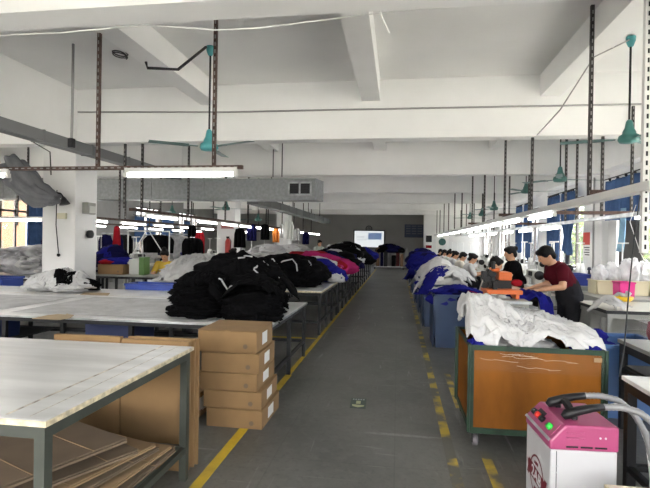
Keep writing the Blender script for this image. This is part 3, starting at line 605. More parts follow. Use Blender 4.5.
# kraft scraps, film and marks on the big table
def scrap(label, pts, z, m=KRAFT, name='paper_scrap'):
    rnd = random.Random(len(label)); b = B(); b.prism([(p[0], p[1]) for p in pts], 'z', z+.001, z+.006); return tag(obj(name, b, m), label, 'paper')
P_ = lambda x, y: aZ(x, y, .685)
scrap('torn brown kraft paper on the front edge of the large cutting table', [P_(32, 318.5), P_(48, 315), P_(58, 314), P_(66, 310.5), P_(68, 314), P_(74, 315), P_(70, 318), P_(60, 319.5)], .68)
scrap('thin brown card strip on the table at the foot of the big column', [P_(80, 294.5), P_(84, 292.5), P_(110, 293), P_(108, 295.3)], .68)
for k, (x0, x1, ya, yb) in enumerate(((-3.9, -1.75, 4.45, 5.9), (-5.9, -4.1, 4.6, 5.8))):
    rnd = random.Random(k); b = B(); b.sheet(lambda u, v: Vector((x0+(x1-x0)*u, ya+(yb-ya)*v, .684+.006*abs(noise.noise(Vector((u*6, v*4, k)))))), 30, 20); tag(obj('fabric_layer', b, CWHITE, None, True), 'thin white fabric sheet laid flat on the large cutting table, %s one' % ('right' if k == 0 else 'left'), 'fabric')
heap('garment_heap', 'heap of white garments with black trims on the table in front of the big column', 'clothes', -5.25, -4.35, 6.25, 6.7, .69, .86, [CWHITE, CBLACK], 3, 10, 3, .22, .4, .5, [8, 1])
drapes('white heap in front of the big column', dome(-5.4, -4.3, 6.15, 6.8, .72, .92, 2.4, 1.2, .695), -5.25, -4.45, 6.2, 6.6, 8, .42, [CWHITE], 5, .045, 'garments before the big column')
drape('black trimmed garment peeking from the right end of the white heap before the big column', dome(-5.4, -4.3, 6.15, 6.8, .72, .92, 2.4, 1.2, .695), (-4.62, 6.25), .5, .26, .3, .09, 333, CBLACK, .03)
# black bundles
def bundle(label, c, d, h, rz, seed, layers=7, m=CBLACK, tie=CWHITE, tie_n=1):
    rnd = random.Random(seed); t = thing('garment_bundle', label, 'clothes bundle', c, rz, 'black garment bundles on the big table'); b = B()
    for i in range(layers):
        z = h*(i+.5)/layers; k = 1-.12*(i/layers)**2
        b.crumple((rnd.uniform(-.035, .035), rnd.uniform(-.03, .03), z), (d[0]*k*rnd.uniform(.85, 1.0), d[1]*k*.95, h/layers*1.7), seed*11+i, 4, .34, rnd.uniform(-.25, .25), 2.8, rnd.uniform(-.12, .12))
    obj('garments', b, m, t, True)
    for j in range(tie_n):
        q = B(); x0 = rnd.uniform(-.5, .5)*d[0]; pts = []
        for k in range(14):
            a = k/13; pts.append((x0+.05*math.sin(a*7+j)+a*.05, -d[1]*.98+a*d[1]*.75, h*.42+h*.7*math.sin(a*1.45)))
        q.tube(pts, [.004]+[.013+.008*math.sin(k*2.1) for k in range(12)]+[.004], 6); obj('tie', q, tie, t, True)
    return t
bundle('black garment stack with ragged layers at the left end of the black pile', (-1.98, 4.74, .682), (.27, .27, .04), .36, .05, 1, 10, tie_n=0)
bundle('long low black garment bundle at the front right corner of the big table', (-1.42, 4.60, .682), (.29, .22, .05), .2, -.04, 2, 4, tie_n=0)
bundle('black garment bundle behind the front right one, white tie on top', (-1.52, 4.98, .682), (.28, .27, .06), .31, .1, 3, 4, tie_n=1)
bundle('black garment bundle in the middle of the black pile', (-1.98, 5.25, .682), (.30, .27, .05), .42, -.1, 4, 5, tie_n=1)
bundle('black garment bundle at the far right of the black pile', (-1.55, 5.5, .682), (.26, .26, .06), .40, .2, 5, 4, tie_n=2)
bundle('highest black garment bundle at the back of the black pile', (-1.95, 5.72, .682), (.30, .25, .07), .5, 0, 6, 5, tie_n=0)
def zblack(x, y):
    z = .70+.36*max(0, 1-((x+1.98)/.34)**4)*max(0, 1-((y-4.76)/.36)**4)
    z = max(z, .70+.50*max(0, 1-((x+1.75)/.62)**2.0*1.0 if abs(x+1.75) < .62 else 0)*max(0, 1-abs((y-5.5)/.75)**2.5))
    z = max(z, .70+.30*max(0, 1-abs((x+1.42)/.34)**3)*max(0, 1-abs((y-4.62)/.32)**3)); return z
for k, (x, y, a, w_, h_, lab) in enumerate(((-1.98, 4.8, .2, .56, .56, 'black garment lying over the ragged stack at the left end of the black pile'), (-1.45, 4.75, 1.4, .62, .6, 'black garment spread over the front right corner of the black pile'), (-1.7, 5.2, .5, .7, .66, 'black garment spread over the middle of the black pile'), (-1.55, 5.55, -.4, .6, .6, 'black garment on the right rear of the black pile'), (-1.98, 5.65, .9, .62, .6, 'black garment on the left rear of the black pile'))):
    drape(lab, zblack, (x, y), a, w_, h_, .035, 200+k, CBLACK, .04)
heap('garment_heap', 'small magenta and navy garment heap just behind the black pile', 'clothes', -2.8, -2.05, 6.2, 6.75, .69, 1.08, [CPINK, CNAVY, CWHITE], 8, 10, 3, .28, .25, .4, [3, 2, 1])
# heaps on the aisle tables
heap('garment_heap', 'black garment heap with white drawstrings on the nearest aisle garment table', 'clothes', -2.6, -1.35, 7.6, 9.0, .69, 1.2, [CBLACK], 11, 18, 4, .4, .3, .5)
for k, (x, y) in enumerate(((-1.75, 7.85), (-2.05, 7.75), (-1.6, 8.3))):
    tag(obj('drawstring', B().tube([(x-.2, y, 1.08), (x-.08, y-.08, 1.13), (x+.05, y-.02, 1.16), (x+.14, y-.12, 1.08), (x+.17, y-.2, .98)], .011, 6), CWHITE, None, True), 'white drawstring on the black heap of the nearest aisle table, %s' % ('front right', 'front left', 'rear')[k], 'drawstring')
heap('garment_heap', 'royal blue and white garment heap at the far end of the nearest aisle table', 'clothes', -2.1, -1.05, 8.9, 9.75, .69, 1.1, [CBLUE, CWHITE], 12, 16, 3, .32, .3, .45, [4, 1])
heap('garment_heap', 'magenta garment heap with a white roll on the second aisle table', 'clothes', -2.75, -1.1, 10.0, 12.2, .69, 1.22, [CPINK, CRED, CWHITE], 13, 24, 3, .36, .3, .45, [5, 1, 1])
heap('garment_heap', 'navy and white garment heap on the third aisle table', 'clothes', -2.7, -1.05, 12.7, 14.9, .69, 1.22, [CNAVY, CBLACK, CWHITE], 14, 22, 3, .36, .3, .45, [4, 3, 1])
heap('garment_heap', 'tall navy garment heap on the fourth aisle table below the screen', 'clothes', -2.6, -1.0, 15.3, 17.7, .69, 1.42, [CBLACK, CNAVY, CBLUE, CWHITE], 15, 22, 3, .4, .3, .45, [4, 3, 2, .5])
heap('garment_heap', 'royal blue garment heap on the farthest aisle table', 'clothes', -2.6, -.95, 18.1, 21.4, .69, 1.3, [CBLUE, CNAVY], 16, 20, 3, .42, .3, .45)
# behind the black pile: grey white heaps on the sewing side
heap('garment_heap', 'large grey white garment heap behind the black pile, left of the aisle', 'clothes', -3.9, -2.85, 7.4, 8.45, .69, 1.12, [CGREY], 21, 14, 3, .24, .4, .42, strips=60)
drapes('pale heap behind the black pile', dome(-3.95, -2.8, 7.3, 8.5, .78, 1.16, 2.2, 1.5, .7), -3.95, -2.8, 7.25, 8.4, 14, .42, [CGREY, CWHITE], 4, .035, 'garments on the grey white heap', weights=[3, 1])
for k, (ya, yb) in enumerate(((7.35, 8.5), (9.95, 11.25), (11.95, 13.65), (14.95, 17.05))): table('sorting_table', 'plain table under the pale garment heaps left of the aisle tables, %s from the camera' % ORD[k], 'table', -4.0, -2.82, ya, yb, .68, LAMI2, DARKSTEEL, 2, 2, .04, .025, .2, .04, None)
table('sorting_table', 'plain table under the grey marl heap by the left windows', 'table', -8.2, -6.2, 8.2, 9.7, .70, LAMI2, DARKSTEEL, 2, 2, .04, .025, .2, .04, None)
table('sorting_table', 'plain table under the royal blue heap beside the big column', 'table', -6.35, -5.65, 9.25, 9.98, .73, MACH, DARKSTEEL, 2, 2, .04, .025, .2, .04, None)
heap('garment_heap', 'white garment heap below the second left column', 'clothes', -3.9, -2.95, 10.0, 11.2, .7, 1.15, [CWHITE, CGREY], 22, 10, 3, .26, .4, strips=50)
heap('garment_heap', 'grey white garment heap right of the second left column', 'clothes', -4.0, -2.95, 12.0, 13.6, .7, 1.35, [CWHITE, CGREY], 23, 12, 3, .28, .4, strips=50)
heap('garment_heap', 'white garment heap beside the standing person in white', 'clothes', -4.0, -2.95, 15.0, 17.0, .7, 1.35, [CWHITE, CGREY], 24, 12, 3, .34, .35, strips=30)
heap('garment_heap', 'pale grey marl garment heap by the left windows', 'clothes', -8.1, -6.3, 8.3, 9.6, .72, 1.28, [CSTRIPE, CGREY], 25, 14, 3, .36, .35, .4, [2, 1], strips=80)
heap('garment_heap', 'royal blue garment heap just right of the big column', 'clothes', -6.25, -5.75, 9.3, 9.95, .74, 1.3, [CNAVY, CBLUE], 26, 14, 3, .34, .3, .45, [2, 1])
def crate(label, cx, cy, z0, w, d, h, m=BLUECR, rz=0, cat='crate', name='plastic_crate'):
    t = thing(name, label, cat, (cx, cy, z0), rz); b = B(); k = .92; T = .012
    def quad(o0, o1, zz0, zz1): pass
    for s in (-1, 1):
        b.prism([(-w/2*k, 0), (w/2*k, 0), (w/2, h), (-w/2, h)], 'y', s*d/2-T/2, s*d/2+T/2)
        b.prism([(-d/2*k, 0), (d/2*k, 0), (d/2, h), (-d/2, h)], 'x', s*w/2-T/2, s*w/2+T/2)
    b.b2((-w/2*k, -d/2*k, 0), (w/2*k, d/2*k, T)); obj('body', b, m, t)
    r = B()
    for s in (-1, 1): r.b2((-w/2-.02, s*d/2-.02, h-.035), (w/2+.02, s*d/2+.02, h)); r.b2((s*w/2-.02, -d/2-.02, h-.035), (s*w/2+.02, d/2+.02, h))
    obj('rim', r, m, t, bevel=.006)
    return t
crate('blue plastic crate behind the large table, left of the black pile', -3.6, 7.12, .55, 1.0, .35, .22)
tag(obj('crate_stool', B().b2((-4.05, 6.98, 0), (-3.15, 7.27, .02)).b2((-4.05, 6.98, .5), (-3.15, 7.27, .545)).b2((-4.05, 6.98, .02), (-4.0, 7.27, .5)).b2((-3.2, 6.98, .02), (-3.15, 7.27, .5)), DARKSTEEL), 'dark low stand under the blue crate behind the large table', 'stand')
crate('blue plastic crate at the left edge behind the large table', -6.75, 7.15, .5, 1.1, .45, .3)
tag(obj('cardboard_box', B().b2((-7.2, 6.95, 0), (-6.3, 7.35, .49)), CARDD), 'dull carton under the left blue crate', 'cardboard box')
heap('cloth_scraps', 'blue and white cloth scraps in the left blue crate', 'cloth', -7.2, -6.3, 7.0, 7.3, .55, .86, [CBLUE, CWHITE], 28, 8, 3, .25, .3, .5, [4, 1])
for k, (x, y) in enumerate(((-5.9, 5.2), (-5.0, 5.3), (-3.3, 5.5))):
    crate('blue plastic crate under the large cutting table, %s from the left' % ('first', 'second', 'third')[k], x, y, .225, .6, .5, .28, mat('dark_blue_plastic', (.02, .035, .12), .5))
    tag(obj('shelf_plank', B().b2((x-.45, 4.4, .216), (x+.45, 6.0, .224)), DARKSTEEL), 'dark plank on the lower rails below the %s blue crate' % ('first', 'second', 'third')[k], 'plank')
# sewing stations
PROTO = {}
def sewing_table(label, loc, rz, group=None):
    if 'st' in PROTO: return dup(PROTO['st'], loc, rz, label, group)
    t = thing('sewing_table', label, 'sewing table', loc, rz, group); PROTO['st'] = t
    obj('tabletop', B().b2((-.6, -.28, .70), (.6, .28, .735)), mat('beige_laminate', (.5, .47, .4), .4), t, bevel=.004)
    for s in (-1, 1): obj('leg', B().b2((s*.48-.025, -.025, .04), (s*.48+.025, .025, .7)).b2((s*.48-.025, -.25, 0), (s*.48+.025, .25, .04)), MACH, t)
    obj('crossbar', B().b2((-.46, .03, .3), (.46, .06, .34)), MACH, t); obj('motor', B().cyl((.05, 0, .58), (.28, 0, .58), .09), BLACK, t, True); obj('treadle', B().box((0, -.1, .12), (.35, .25, .02), rot('X', .2)), BLACK, t)
    return t
def sewing_machine(label, loc, rz, group=None):
    if 'sm' in PROTO: return dup(PROTO['sm'], loc, rz, label, group)
    t = thing('sewing_machine', label, 'sewing machine', loc, rz, group); PROTO['sm'] = t
    obj('bed', B().b2((-.26, -.09, 0), (.26, .09, .07)), MACHW, t, bevel=.008)
    obj('arm', B().prism([(.12, .07), (.26, .07), (.26, .32), (-.24, .32), (-.26, .29), (-.26, .2), (-.2, .19), (.08, .2), (.12, .17)], 'y', -.06, .06), MACHW, t, bevel=.015)
    obj('needle_bar', B().cyl((-.23, 0, .08), (-.23, 0, .2), .008).b2((-.245, -.012, .072), (-.215, .02, .082)), STEEL, t)
    obj('handwheel', B().cyl((.265, 0, .25), (.3, 0, .25), .07, seg=18), BLACK, t, True); obj('control_box', B().b2((-.05, -.075, .23), (.12, -.06, .3)), DARKSTEEL, t)
    return t
def thread_stand(label, loc, rz, group=None):
    if 'ts' in PROTO: return dup(PROTO['ts'], loc, rz, label, group)
    t = thing('thread_stand', label, 'thread stand', loc, rz, group); PROTO['ts'] = t
    obj('pole', B().cyl((0, 0, 0), (0, 0, .78), .012), WHITEM, t); obj('top_arm', B().b2((-.2, -.01, .76), (.2, .01, .78)), WHITEM, t); obj('spool_tray', B().b2((-.2, -.06, .16), (.2, .06, .175)), WHITEM, t)
    for k in (-1, 1): obj('thread_cone', B().cyl((k*.12, 0, .175), (k*.12, 0, .36), .06, .025), PAPER, t, True)
    return t
def station(x, y, rz, i, row):
    w = ORD[i]; sewing_table('sewing table, %s from the camera in %s' % (w, row), (x, y, 0), rz, 'sewing tables in '+row)
    c, s = math.cos(rz), math.sin(rz); L = lambda a, b_: (x+a*c-b_*s, y+a*s+b_*c, .736)
    sewing_machine('white sewing machine, %s from the camera in %s' % (w, row), L(.1, 0), rz, 'sewing machines in '+row)
    thread_stand('white thread stand, %s from the camera in %s' % (w, row), L(.4, .2), rz, 'thread stands in '+row)
for i in range(9): station(-4.75, 11.0+1.6*i, PI/2, i, 'the left row nearest the aisle')
for i in range(8): station(-7.0, 10.5+1.8*i, PI/2, i, 'the row beyond the big column')
for i in range(5): station(-9.7, 12.5+2.2*i, PI/2, i, 'the row along the left windows')
# bench right of the big column
table('work_bench', 'grey work bench right of the big column behind the large table', 'bench', -6.0, -3.9, 8.6, 9.15, .76, MACH, DARKSTEEL, 3, 2, .04, .03, .2, .04, None)
carton('open brown carton on the bench right of the big column', -5.72, -5.2, 8.7, 9.05, .762, .95, 0, False, False)
heap('cloth_scraps', 'red and blue cloth scraps lying on the open carton', 'cloth', -5.7, -5.2, 8.7, 9.05, .952, 1.08, [CRED, CBLUE], 31, 10, 3, .2, .3)
t = thing('bench_machine', 'small white bench machine with a green side on the work bench', 'machine', (-4.95, 8.85, .762)); obj('body', B().b2((-.14, -.12, 0), (.06, .12, .3)), MACHW, t, bevel=.01); obj('side_panel', B().b2((.06, -.12, 0), (.16, .12, .34)), mat('bright_green_enamel', (.07, .16, .035), .4), t, bevel=.01); obj('arm', B().b2((-.3, -.05, .2), (-.14, .05, .28)).cyl((-.27, 0, .08), (-.27, 0, .2), .012), MACHW, t)
t = thing('garment_rack', 'white tube rack hung with black garments right of the big column', 'rack', (-5.3, 9.9, 0))
b = B(); [b.cyl((x, 0, 0), (x, 0, 1.62), .014) for x in (-.5, .45)]; b.cyl((-.5, 0, 1.62), (.45, 0, 1.62), .014); b.cyl((-.5, 0, .95), (-.1, 0, 1.6), .01); b.cyl((.45, 0, .95), (0, 0, 1.6), .01); obj('frame', b, WHITEM, t, True)
def hang(label, p, w, h, m, seed):
    return tag(obj('hanging_garment', B().sheet(lambda u, v: Vector((p[0]+(u-.5)*w*(.72+.28*min(1, v*4)), p[1]+.05*math.sin(u*17+seed)*(.3+v), p[2]-h*v-.05*abs(u-.5)*(1-v))), 22, 10), m, None, True, .03), label, 'garment')
hang('black garments hung on the white rack right of the big column', (-5.2, 10.1, 1.55), .75, .4, CBLACK, 1); hang('long black garment draped right of the white rack', (-4.5, 10.3, 1.5), .5, .45, CBLACK, 2)
hang('red cloth strip hanging right of the big column', (-6.5, 10.6, 1.75), .12, .45, CRED, 3)
crate('dark blue crate standing on the first left sewing table', -4.72, 10.75, .737, .45, .35, .42, mat('indigo_plastic', (.03, .03, .22), .5), .4)
for k, (px, py, y, m, lab) in enumerate(((289, 229, 13.0, PAPER, 'white garment hanging in the left row, first past the second column'), (276, 236, 16.5, mat('orange_cloth', (.6, .2, .03), .8), 'orange and yellow garment hanging far down the left row'), (283, 232, 17.5, CWHITE, 'white garment hanging next to the far orange one'), (297, 236, 18.5, CWHITE, 'white garment hanging right of the far orange one'),
        (240, 236, 12.0, CBLACK, 'dark garment hanging just right of the second left column'), (252, 232, 14.0, CNAVY, 'navy garment hanging right of the second left column'), (306, 240, 19.5, CNAVY, 'navy garment hanging near the standing person in white'), (200, 240, 11.0, CRED, 'dull red garment hanging left of the second left column'), (192, 233, 13.0, CBLACK, 'black garment hanging left of the second left column'), (265, 232, 15, CBLACK, 'dark blue garment hanging in the middle of the left row'))):
    p = aY(px, py-8, y); hang(lab, (p.x, y, p.z), .26, .5, m, k)
for k in range(6):
    y = 11.35+1.6*k; heap('cloth_scraps', 'small cloth heap on the left row of sewing tables, %s from the camera' % ORD[k], 'cloth', -4.98, -4.52, y, y+.3, .738, 1.0, [CNAVY, CWHITE, CRED, CBLACK], 60+k, 8, 3, .2, .3, .45, [2, 3, 1, 2])
for k, (x, y, a, lab) in enumerate(((-1.66, 4.72, .6, 'white drawstring on the front of the black pile, between its left stack and right bundle'), (-1.5, 5.1, 2.0, 'white drawstring on the right side of the black pile'), (-1.7, 5.35, 1.2, 'white drawstring on the middle top of the black pile'), (-1.42, 5.4, -.4, 'white drawstring on the right rear of the black pile'))):
    R_ = rot('Z', a); P = []
    for i in range(9): q = R_ @ Vector((-.11+.027*i, .025*math.sin(i*1.3+k), 0)); P.append((x+q.x, y+q.y, zblack(x+q.x, y+q.y)+.085))
    tag(obj('drawstring', B().tube(P, .009, 6), CWHITE, None, True), lab, 'drawstring')
rnd = random.Random(19); HM = [CBLACK, CNAVY, CWHITE, CGREY, CBLACK, CRED, DARKSTEEL, CSTRIPE]
for r_ in range(6):
    x, y = (-8.35, -8.35, -8.35, -5.95, -5.95, -8.35)[r_], (11.3, 13.6, 16.0, 12.9, 17.0, 18.6)[r_]
    t = thing('garment_rack', 'steel garment rack standing among the left machines, %s from the camera' % ORD[(0, 2, 3, 1, 4, 5)[r_]], 'rack', (x, y, 0)); b = B()
    [b.cyl((0, s*.75, 0), (0, s*.75, 1.6), .014) for s in (-1, 1)]; b.cyl((0, -.75, 1.6), (0, .75, 1.6), .014); [b.cyl((-.25, s*.75, .02), (.25, s*.75, .02), .014) for s in (-1, 1)]; obj('frame', b, STEEL, t, True)
    for k in range(5):
        yy = y-.56+.28*k; w_, h_, m = rnd.uniform(.2, .27), rnd.uniform(.5, .8), HM[rnd.randrange(8)]
        o = obj('hanging_garment', B().sheet(lambda u, v: Vector((x+(u-.5)*.42*(.7+.3*min(1, v*4)), yy+.03*math.sin(u*15+k)*(.3+v), 1.57-h_*v-.06*abs(u-.5)*(1-v))), 16, 8), m, None, True, .05)
        tag(o, '%s garment on the %s steel rack among the left machines, %s on it' % ({'black_cotton': 'black', 'navy_cotton': 'navy', 'white_cotton': 'white', 'grey_white_cotton': 'grey white', 'red_cotton': 'red', 'dark_steel': 'charcoal', 'grey_marl_cotton': 'grey marl'}[m.name], ORD[(0, 2, 3, 1, 4, 5)[r_]], ORD[k]), 'garment', 'garments on the left steel racks')
# ================================================================ RIGHT OF THE AISLE
# wheeled cart
t = thing('wheeled_cart', 'orange plywood cart on casters with a green frame, heaped with white garments', 'cart', (.97, 3.98, 0))
CW, CD, CZ0, CZ1 = .44, .38, .12, .735
def plane(b, x0, x1, y0, y1): b.b2((x0, y0, CZ0+.03), (x1, y1, CZ1-.02)); return b
for nm, bx in (('front_panel', (-CW, CW, -CD, -CD+.012)), ('back_panel', (-CW, CW, CD-.012, CD)), ('side_panel', (-CW, -CW+.012, -CD+.012, CD-.012)), ('side_panel', (CW-.012, CW, -CD+.012, CD-.012))): obj(nm, plane(B(), *bx), WOODO, t)
obj('floor_panel', B().b2((-CW, -CD, CZ0), (CW, CD, CZ0+.02)), WOODO, t)
f = B()
for sx in (-1, 1):
    for sy in (-1, 1):
        x, y = sx*(CW+.004), sy*(CD+.004); f.b2((x-.022, y-.004, CZ0), (x+.022, y+.004, CZ1)); f.b2((x-.004, y-.022, CZ0), (x+.004, y+.022, CZ1))
for z0, z1 in ((CZ0-.01, CZ0+.03), (CZ1-.035, CZ1)):
    for s in (-1, 1): f.b2((-CW-.02, s*(CD+.004)-.006, z0), (CW+.02, s*(CD+.004)+.006, z1)); f.b2((s*(CW+.004)-.006, -CD, z0), (s*(CW+.004)+.006, CD, z1))
obj('frame', f, GREENP, t)
for sx in (-1, 1):
    for sy in (-1, 1):
        b = B(); b.b2((sx*.4-.03, sy*.33-.03, .095), (sx*.4+.03, sy*.33+.03, .112)); [b.b2((sx*.4+k*.022-.003, sy*.33-.025, .03), (sx*.4+k*.022+.003, sy*.33+.03, .1)) for k in (-1, 1)]
        c = obj('caster', b, DARKSTEEL, t); obj('wheel', B().cyl((sx*.4-.016, sy*.33+.01, .042), (sx*.4+.016, sy*.33+.01, .042), .042, seg=20), mat('grey_rubber', (.12, .11, .12), .7), c, True)
fl = film('stretch_film', (.6, .6, .58), .012, .12); q = B(); q.b2((-CW-.012, -CD-.016, .56), (CW+.012, -CD-.013, .70)); obj('film_wrap', q, fl, t)
q = B(); rnd = random.Random(5)
for k in range(6): x0 = rnd.uniform(-.43, .2); z = rnd.uniform(.57, .69); pts = [(x0+i*.035*rnd.uniform(.8, 1.3), -CD-.018, z+.006*math.sin(i*1.7+k)-.002*i) for i in range(rnd.randint(4, 9))]; q.tube(pts, .0009, 5)
obj('film_crease', q, mat('film_white', (.6, .52, .42), .3), t)
obj('tag', B().b2((.37, -CD-.017, .655), (.42, -CD-.013, .685)), CARDL, t)
# the white garments in it: every big one on top is its own garment
def garment(label, c, d, seed, m=CWHITE, rz=0, tilt=0, group=None, amp=.3):
    o = tag(obj('garment', B().crumple((0, 0, 0), d, seed, 5, amp, rz, 2.8, tilt), m, None, True), label, 'garment', group); o.location = c; return o
heap('garment_heap', 'crumpled white garments filling the wheeled plywood cart below the top ones', 'clothes', .66, 1.28, 3.78, 4.22, .50, .78, [CWHITE], 41, 10, 4, .16, .3, .45, fill=.7, tiltx=-.12)
def zcart(x, y):
    k = min(1, max(0, (x-.5)/.9)); s_ = min(1, max(0, (y-3.58)/.30)); s_ = s_*s_*(3-2*s_); z = .70+(.29-.235*k**.8)*s_+.02*(1-s_)
    z += .035*noise.noise(Vector((x*5, y*4, 1)))*s_+.02*noise.noise(Vector((x*11, y*10, 4)))*s_
    if y > 4.2: z -= (y-4.2)*.5
    if x < .53: z -= (.53-x)*2.6
    if y < 3.6: z -= (3.6-y)*2.0
    if x > 1.40: z -= (x-1.40)*2.0
    return z
CWB = [CWHITE]
drapes('heap in the wheeled cart', zcart, .56, 1.38, 3.70, 4.30, 22, .42, CWB, 6, .05, 'white garments in the wheeled cart', .008, fr=.8, box=(.515, 1.43, 3.645, 4.36))
drape('white garment hanging over the left rim of the wheeled cart', zcart, (.58, 4.05), 1.4, .40, .34, .05, 901, CWHITE, .03, box=(.50, 1.43, 3.65, 4.36))
garment('royal blue garment at the right end of the wheeled cart', (1.33, 3.76, .725), (.08, .12, .05), 72, CBLUE, .3)
garment('small royal blue cuff showing at the left rim of the wheeled cart', (.58, 3.70, .735), (.06, .06, .03), 73, CBLUE, .3)
# bins
def bin_(label, x, y, w, d, h, rz=0, m=BLUEBIN): return crate(label, x, y, 0, w, d, h, m, rz, 'bin', 'plastic_bin')
bin_('tall blue bin just behind the wheeled cart, beside the worn line', .88, 7.35, .74, .7, .74)
heap('garment_heap', 'royal blue and pink garments in the tall bin behind the cart', 'clothes', .56, 1.2, 7.05, 7.65, .55, .80, [CBLUE, CNAVY, CPINK], 42, 14, 3, .26, .3, .45, [5, 3, .7])
bin_('blue bin right of the wheeled cart under the work tables', 1.93, 4.75, .66, .6, .62, 0, mat('mid_blue_plastic', (.06, .14, .33), .45))
heap('garment_heap', 'royal blue garments bulging from the bin right of the cart', 'clothes', 1.62, 1.86, 4.55, 4.9, .42, .70, [CBLUE], 43, 6, 4, .16, .3, .5)
heap('garment_heap', 'royal blue cloth squeezed between the cart and the blue bin', 'clothes', 1.45, 1.58, 4.4, 4.65, .4, .62, [CBLUE], 44, 6, 4, .16, .3, .5)
bz = [(.80, 9.1, .7, .74, 'second'), (.82, 10.8, .74, .76, 'third'), (.82, 12.5, .78, .8, 'fourth'), (.8, 14.8, .8, .8, 'fifth'), (.8, 17.2, .8, .8, 'sixth')]
for x, y, w, h, o_ in bz: bin_('blue bin on the right of the aisle, %s from the camera' % o_, x, y, w, .8, h)
heap('garment_heap', 'white garment heap spilling from the second blue bin on the right', 'clothes', .50, 1.12, 8.75, 9.45, .58, .92, [CWHITE, CBLUE], 45, 10, 3, .3, .35, .42, [6, 1])
drapes('white heap on the second blue bin', dome(.40, 1.35, 8.5, 9.7, .74, .98, 2.6, 1.5, .5), .45, 1.2, 8.6, 9.5, 11, .45, [CWHITE, CBLUE], 7, .04, 'garments on the second blue bin', weights=[6, 1])
heap('garment_heap', 'white garment heap on the third blue bin on the right', 'clothes', .5, 1.15, 10.45, 11.15, .6, .98, [CWHITE], 49, 8, 3, .3, .35)
drapes('white heap on the third blue bin', dome(.42, 1.25, 10.3, 11.3, .78, 1.06, 2.4, 1.5, .5), .45, 1.2, 10.3, 11.2, 8, .5, [CWHITE], 8, .04, 'garments on the third blue bin')
heap('garment_heap', 'royal blue garment heap overflowing the fourth blue bin', 'clothes', .42, 1.22, 12.1, 12.9, .62, 1.08, [CBLUE], 46, 14, 3, .3, .3)
drapes('blue heap on the fourth blue bin', dome(.36, 1.3, 12.0, 13.0, .8, 1.08, 2.2, 1.5, .5), .36, 1.25, 11.95, 12.9, 8, .55, [CBLUE], 9, .05, 'garments on the fourth blue bin')
heap('garment_heap', 'royal blue garment heap on the fifth blue bin', 'clothes', .40, 1.2, 14.4, 15.2, .66, 1.2, [CBLUE, CNAVY], 47, 18, 3, .36, .3)
heap('garment_heap', 'dark blue garment heap on the sixth blue bin', 'clothes', .40, 1.25, 16.8, 17.6, .7, 1.25, [CNAVY, CBLUE], 48, 16, 3, .36, .3)
drapes('tall bin behind the cart', lambda x, y: .76+.03*math.sin(x*9), .6, 1.15, 7.1, 7.6, 4, .4, [CBLUE], 10, .03, 'garments in the bin behind the cart')
# big grey machine with orange trays
t = thing('stitching_station', 'big grey stitching machine with orange trays in front of the woman in maroon', 'machine', (1.15, 5.75, 0))
obj('cabinet', B().b2((-.24, -.25, 0), (.24, .25, .60)), mat('brown_board', (.2, .09, .035), .6), t, bevel=.006)
obj('bed', B().b2((-.26, -.28, .60), (.24, .25, .86)), MACH, t, bevel=.015)
obj('lower_tray', B().b2((-.2, -.30, .92), (.17, .1, .965)).b2((-.18, -.2, .86), (-.14, .05, .93)).b2((.12, -.2, .86), (.16, .05, .93)), ORANGE, t, bevel=.006)
obj('upper_head', B().b2((-.06, -.2, 1.06), (.08, .1, 1.15)).b2((-.12, -.1, 1.15), (-.03, .05, 1.19)), ORANGE, t, bevel=.012)
b = B(); rnd = random.Random(3)
for k in range(9): x, z = rnd.uniform(-.22, -.09), rnd.uniform(.99, 1.14); b.box((x, rnd.uniform(-.25, -.05), z), (rnd.uniform(.03, .09), .08, rnd.uniform(.03, .09)), rot('Y', rnd.uniform(-.5, .5)))
b.box((-.02, -.05, 1.01), (.24, .1, .1)); b.cyl((-.1, -.1, 1.18), (-.1, -.1, 1.26), .022); obj('mechanism', b, BLACK, t, bevel=.004)
obj('arm_plate', B().b2((-.25, -.33, .82), (.26, -.27, .85)), STEEL, t, bevel=.004); obj('thread_ball', B().sph((.15, -.1, 1.03), (.06, .06, .04), 3), CRED, t, True)
# work table with blue cloth before the woman
table('work_table', 'grey work table under the royal blue cloth by the woman in maroon', 'table', 1.43, 1.68, 5.55, 6.05, .7, MACH, DARKSTEEL, 2, 2, .04, .03, .2, .04, None)
b = B()
def fn(u, v):
    x = 1.24+.44*u; y = 5.5+.5*v; z = .84+.10*math.sin(u*PI)*(1-v*.3)+.04*noise.noise(Vector((u*6, v*5, 2)))+.02*math.sin(u*22+v*9)
    if v < .3: z -= (.3-v)*.8*(.6+.4*math.sin(u*9)); y = 5.64-.05*math.sin(u*14)*(.3-v)*3+(v-.3)*.05
    return Vector((x, y, z))
tag(obj('cloth', b.sheet(fn, 50, 40), CBLUE, None, True, .012), 'royal blue cloth being fed under the hands of the woman in maroon', 'cloth')
# sewing rows on the right
for i in range(9): station(2.15, 8.3+1.75*i, -PI/2, i, 'the right row nearest the aisle')
for i in range(7): station(3.5, 9.2+1.9*i, -PI/2, i, 'the right row by the windows')
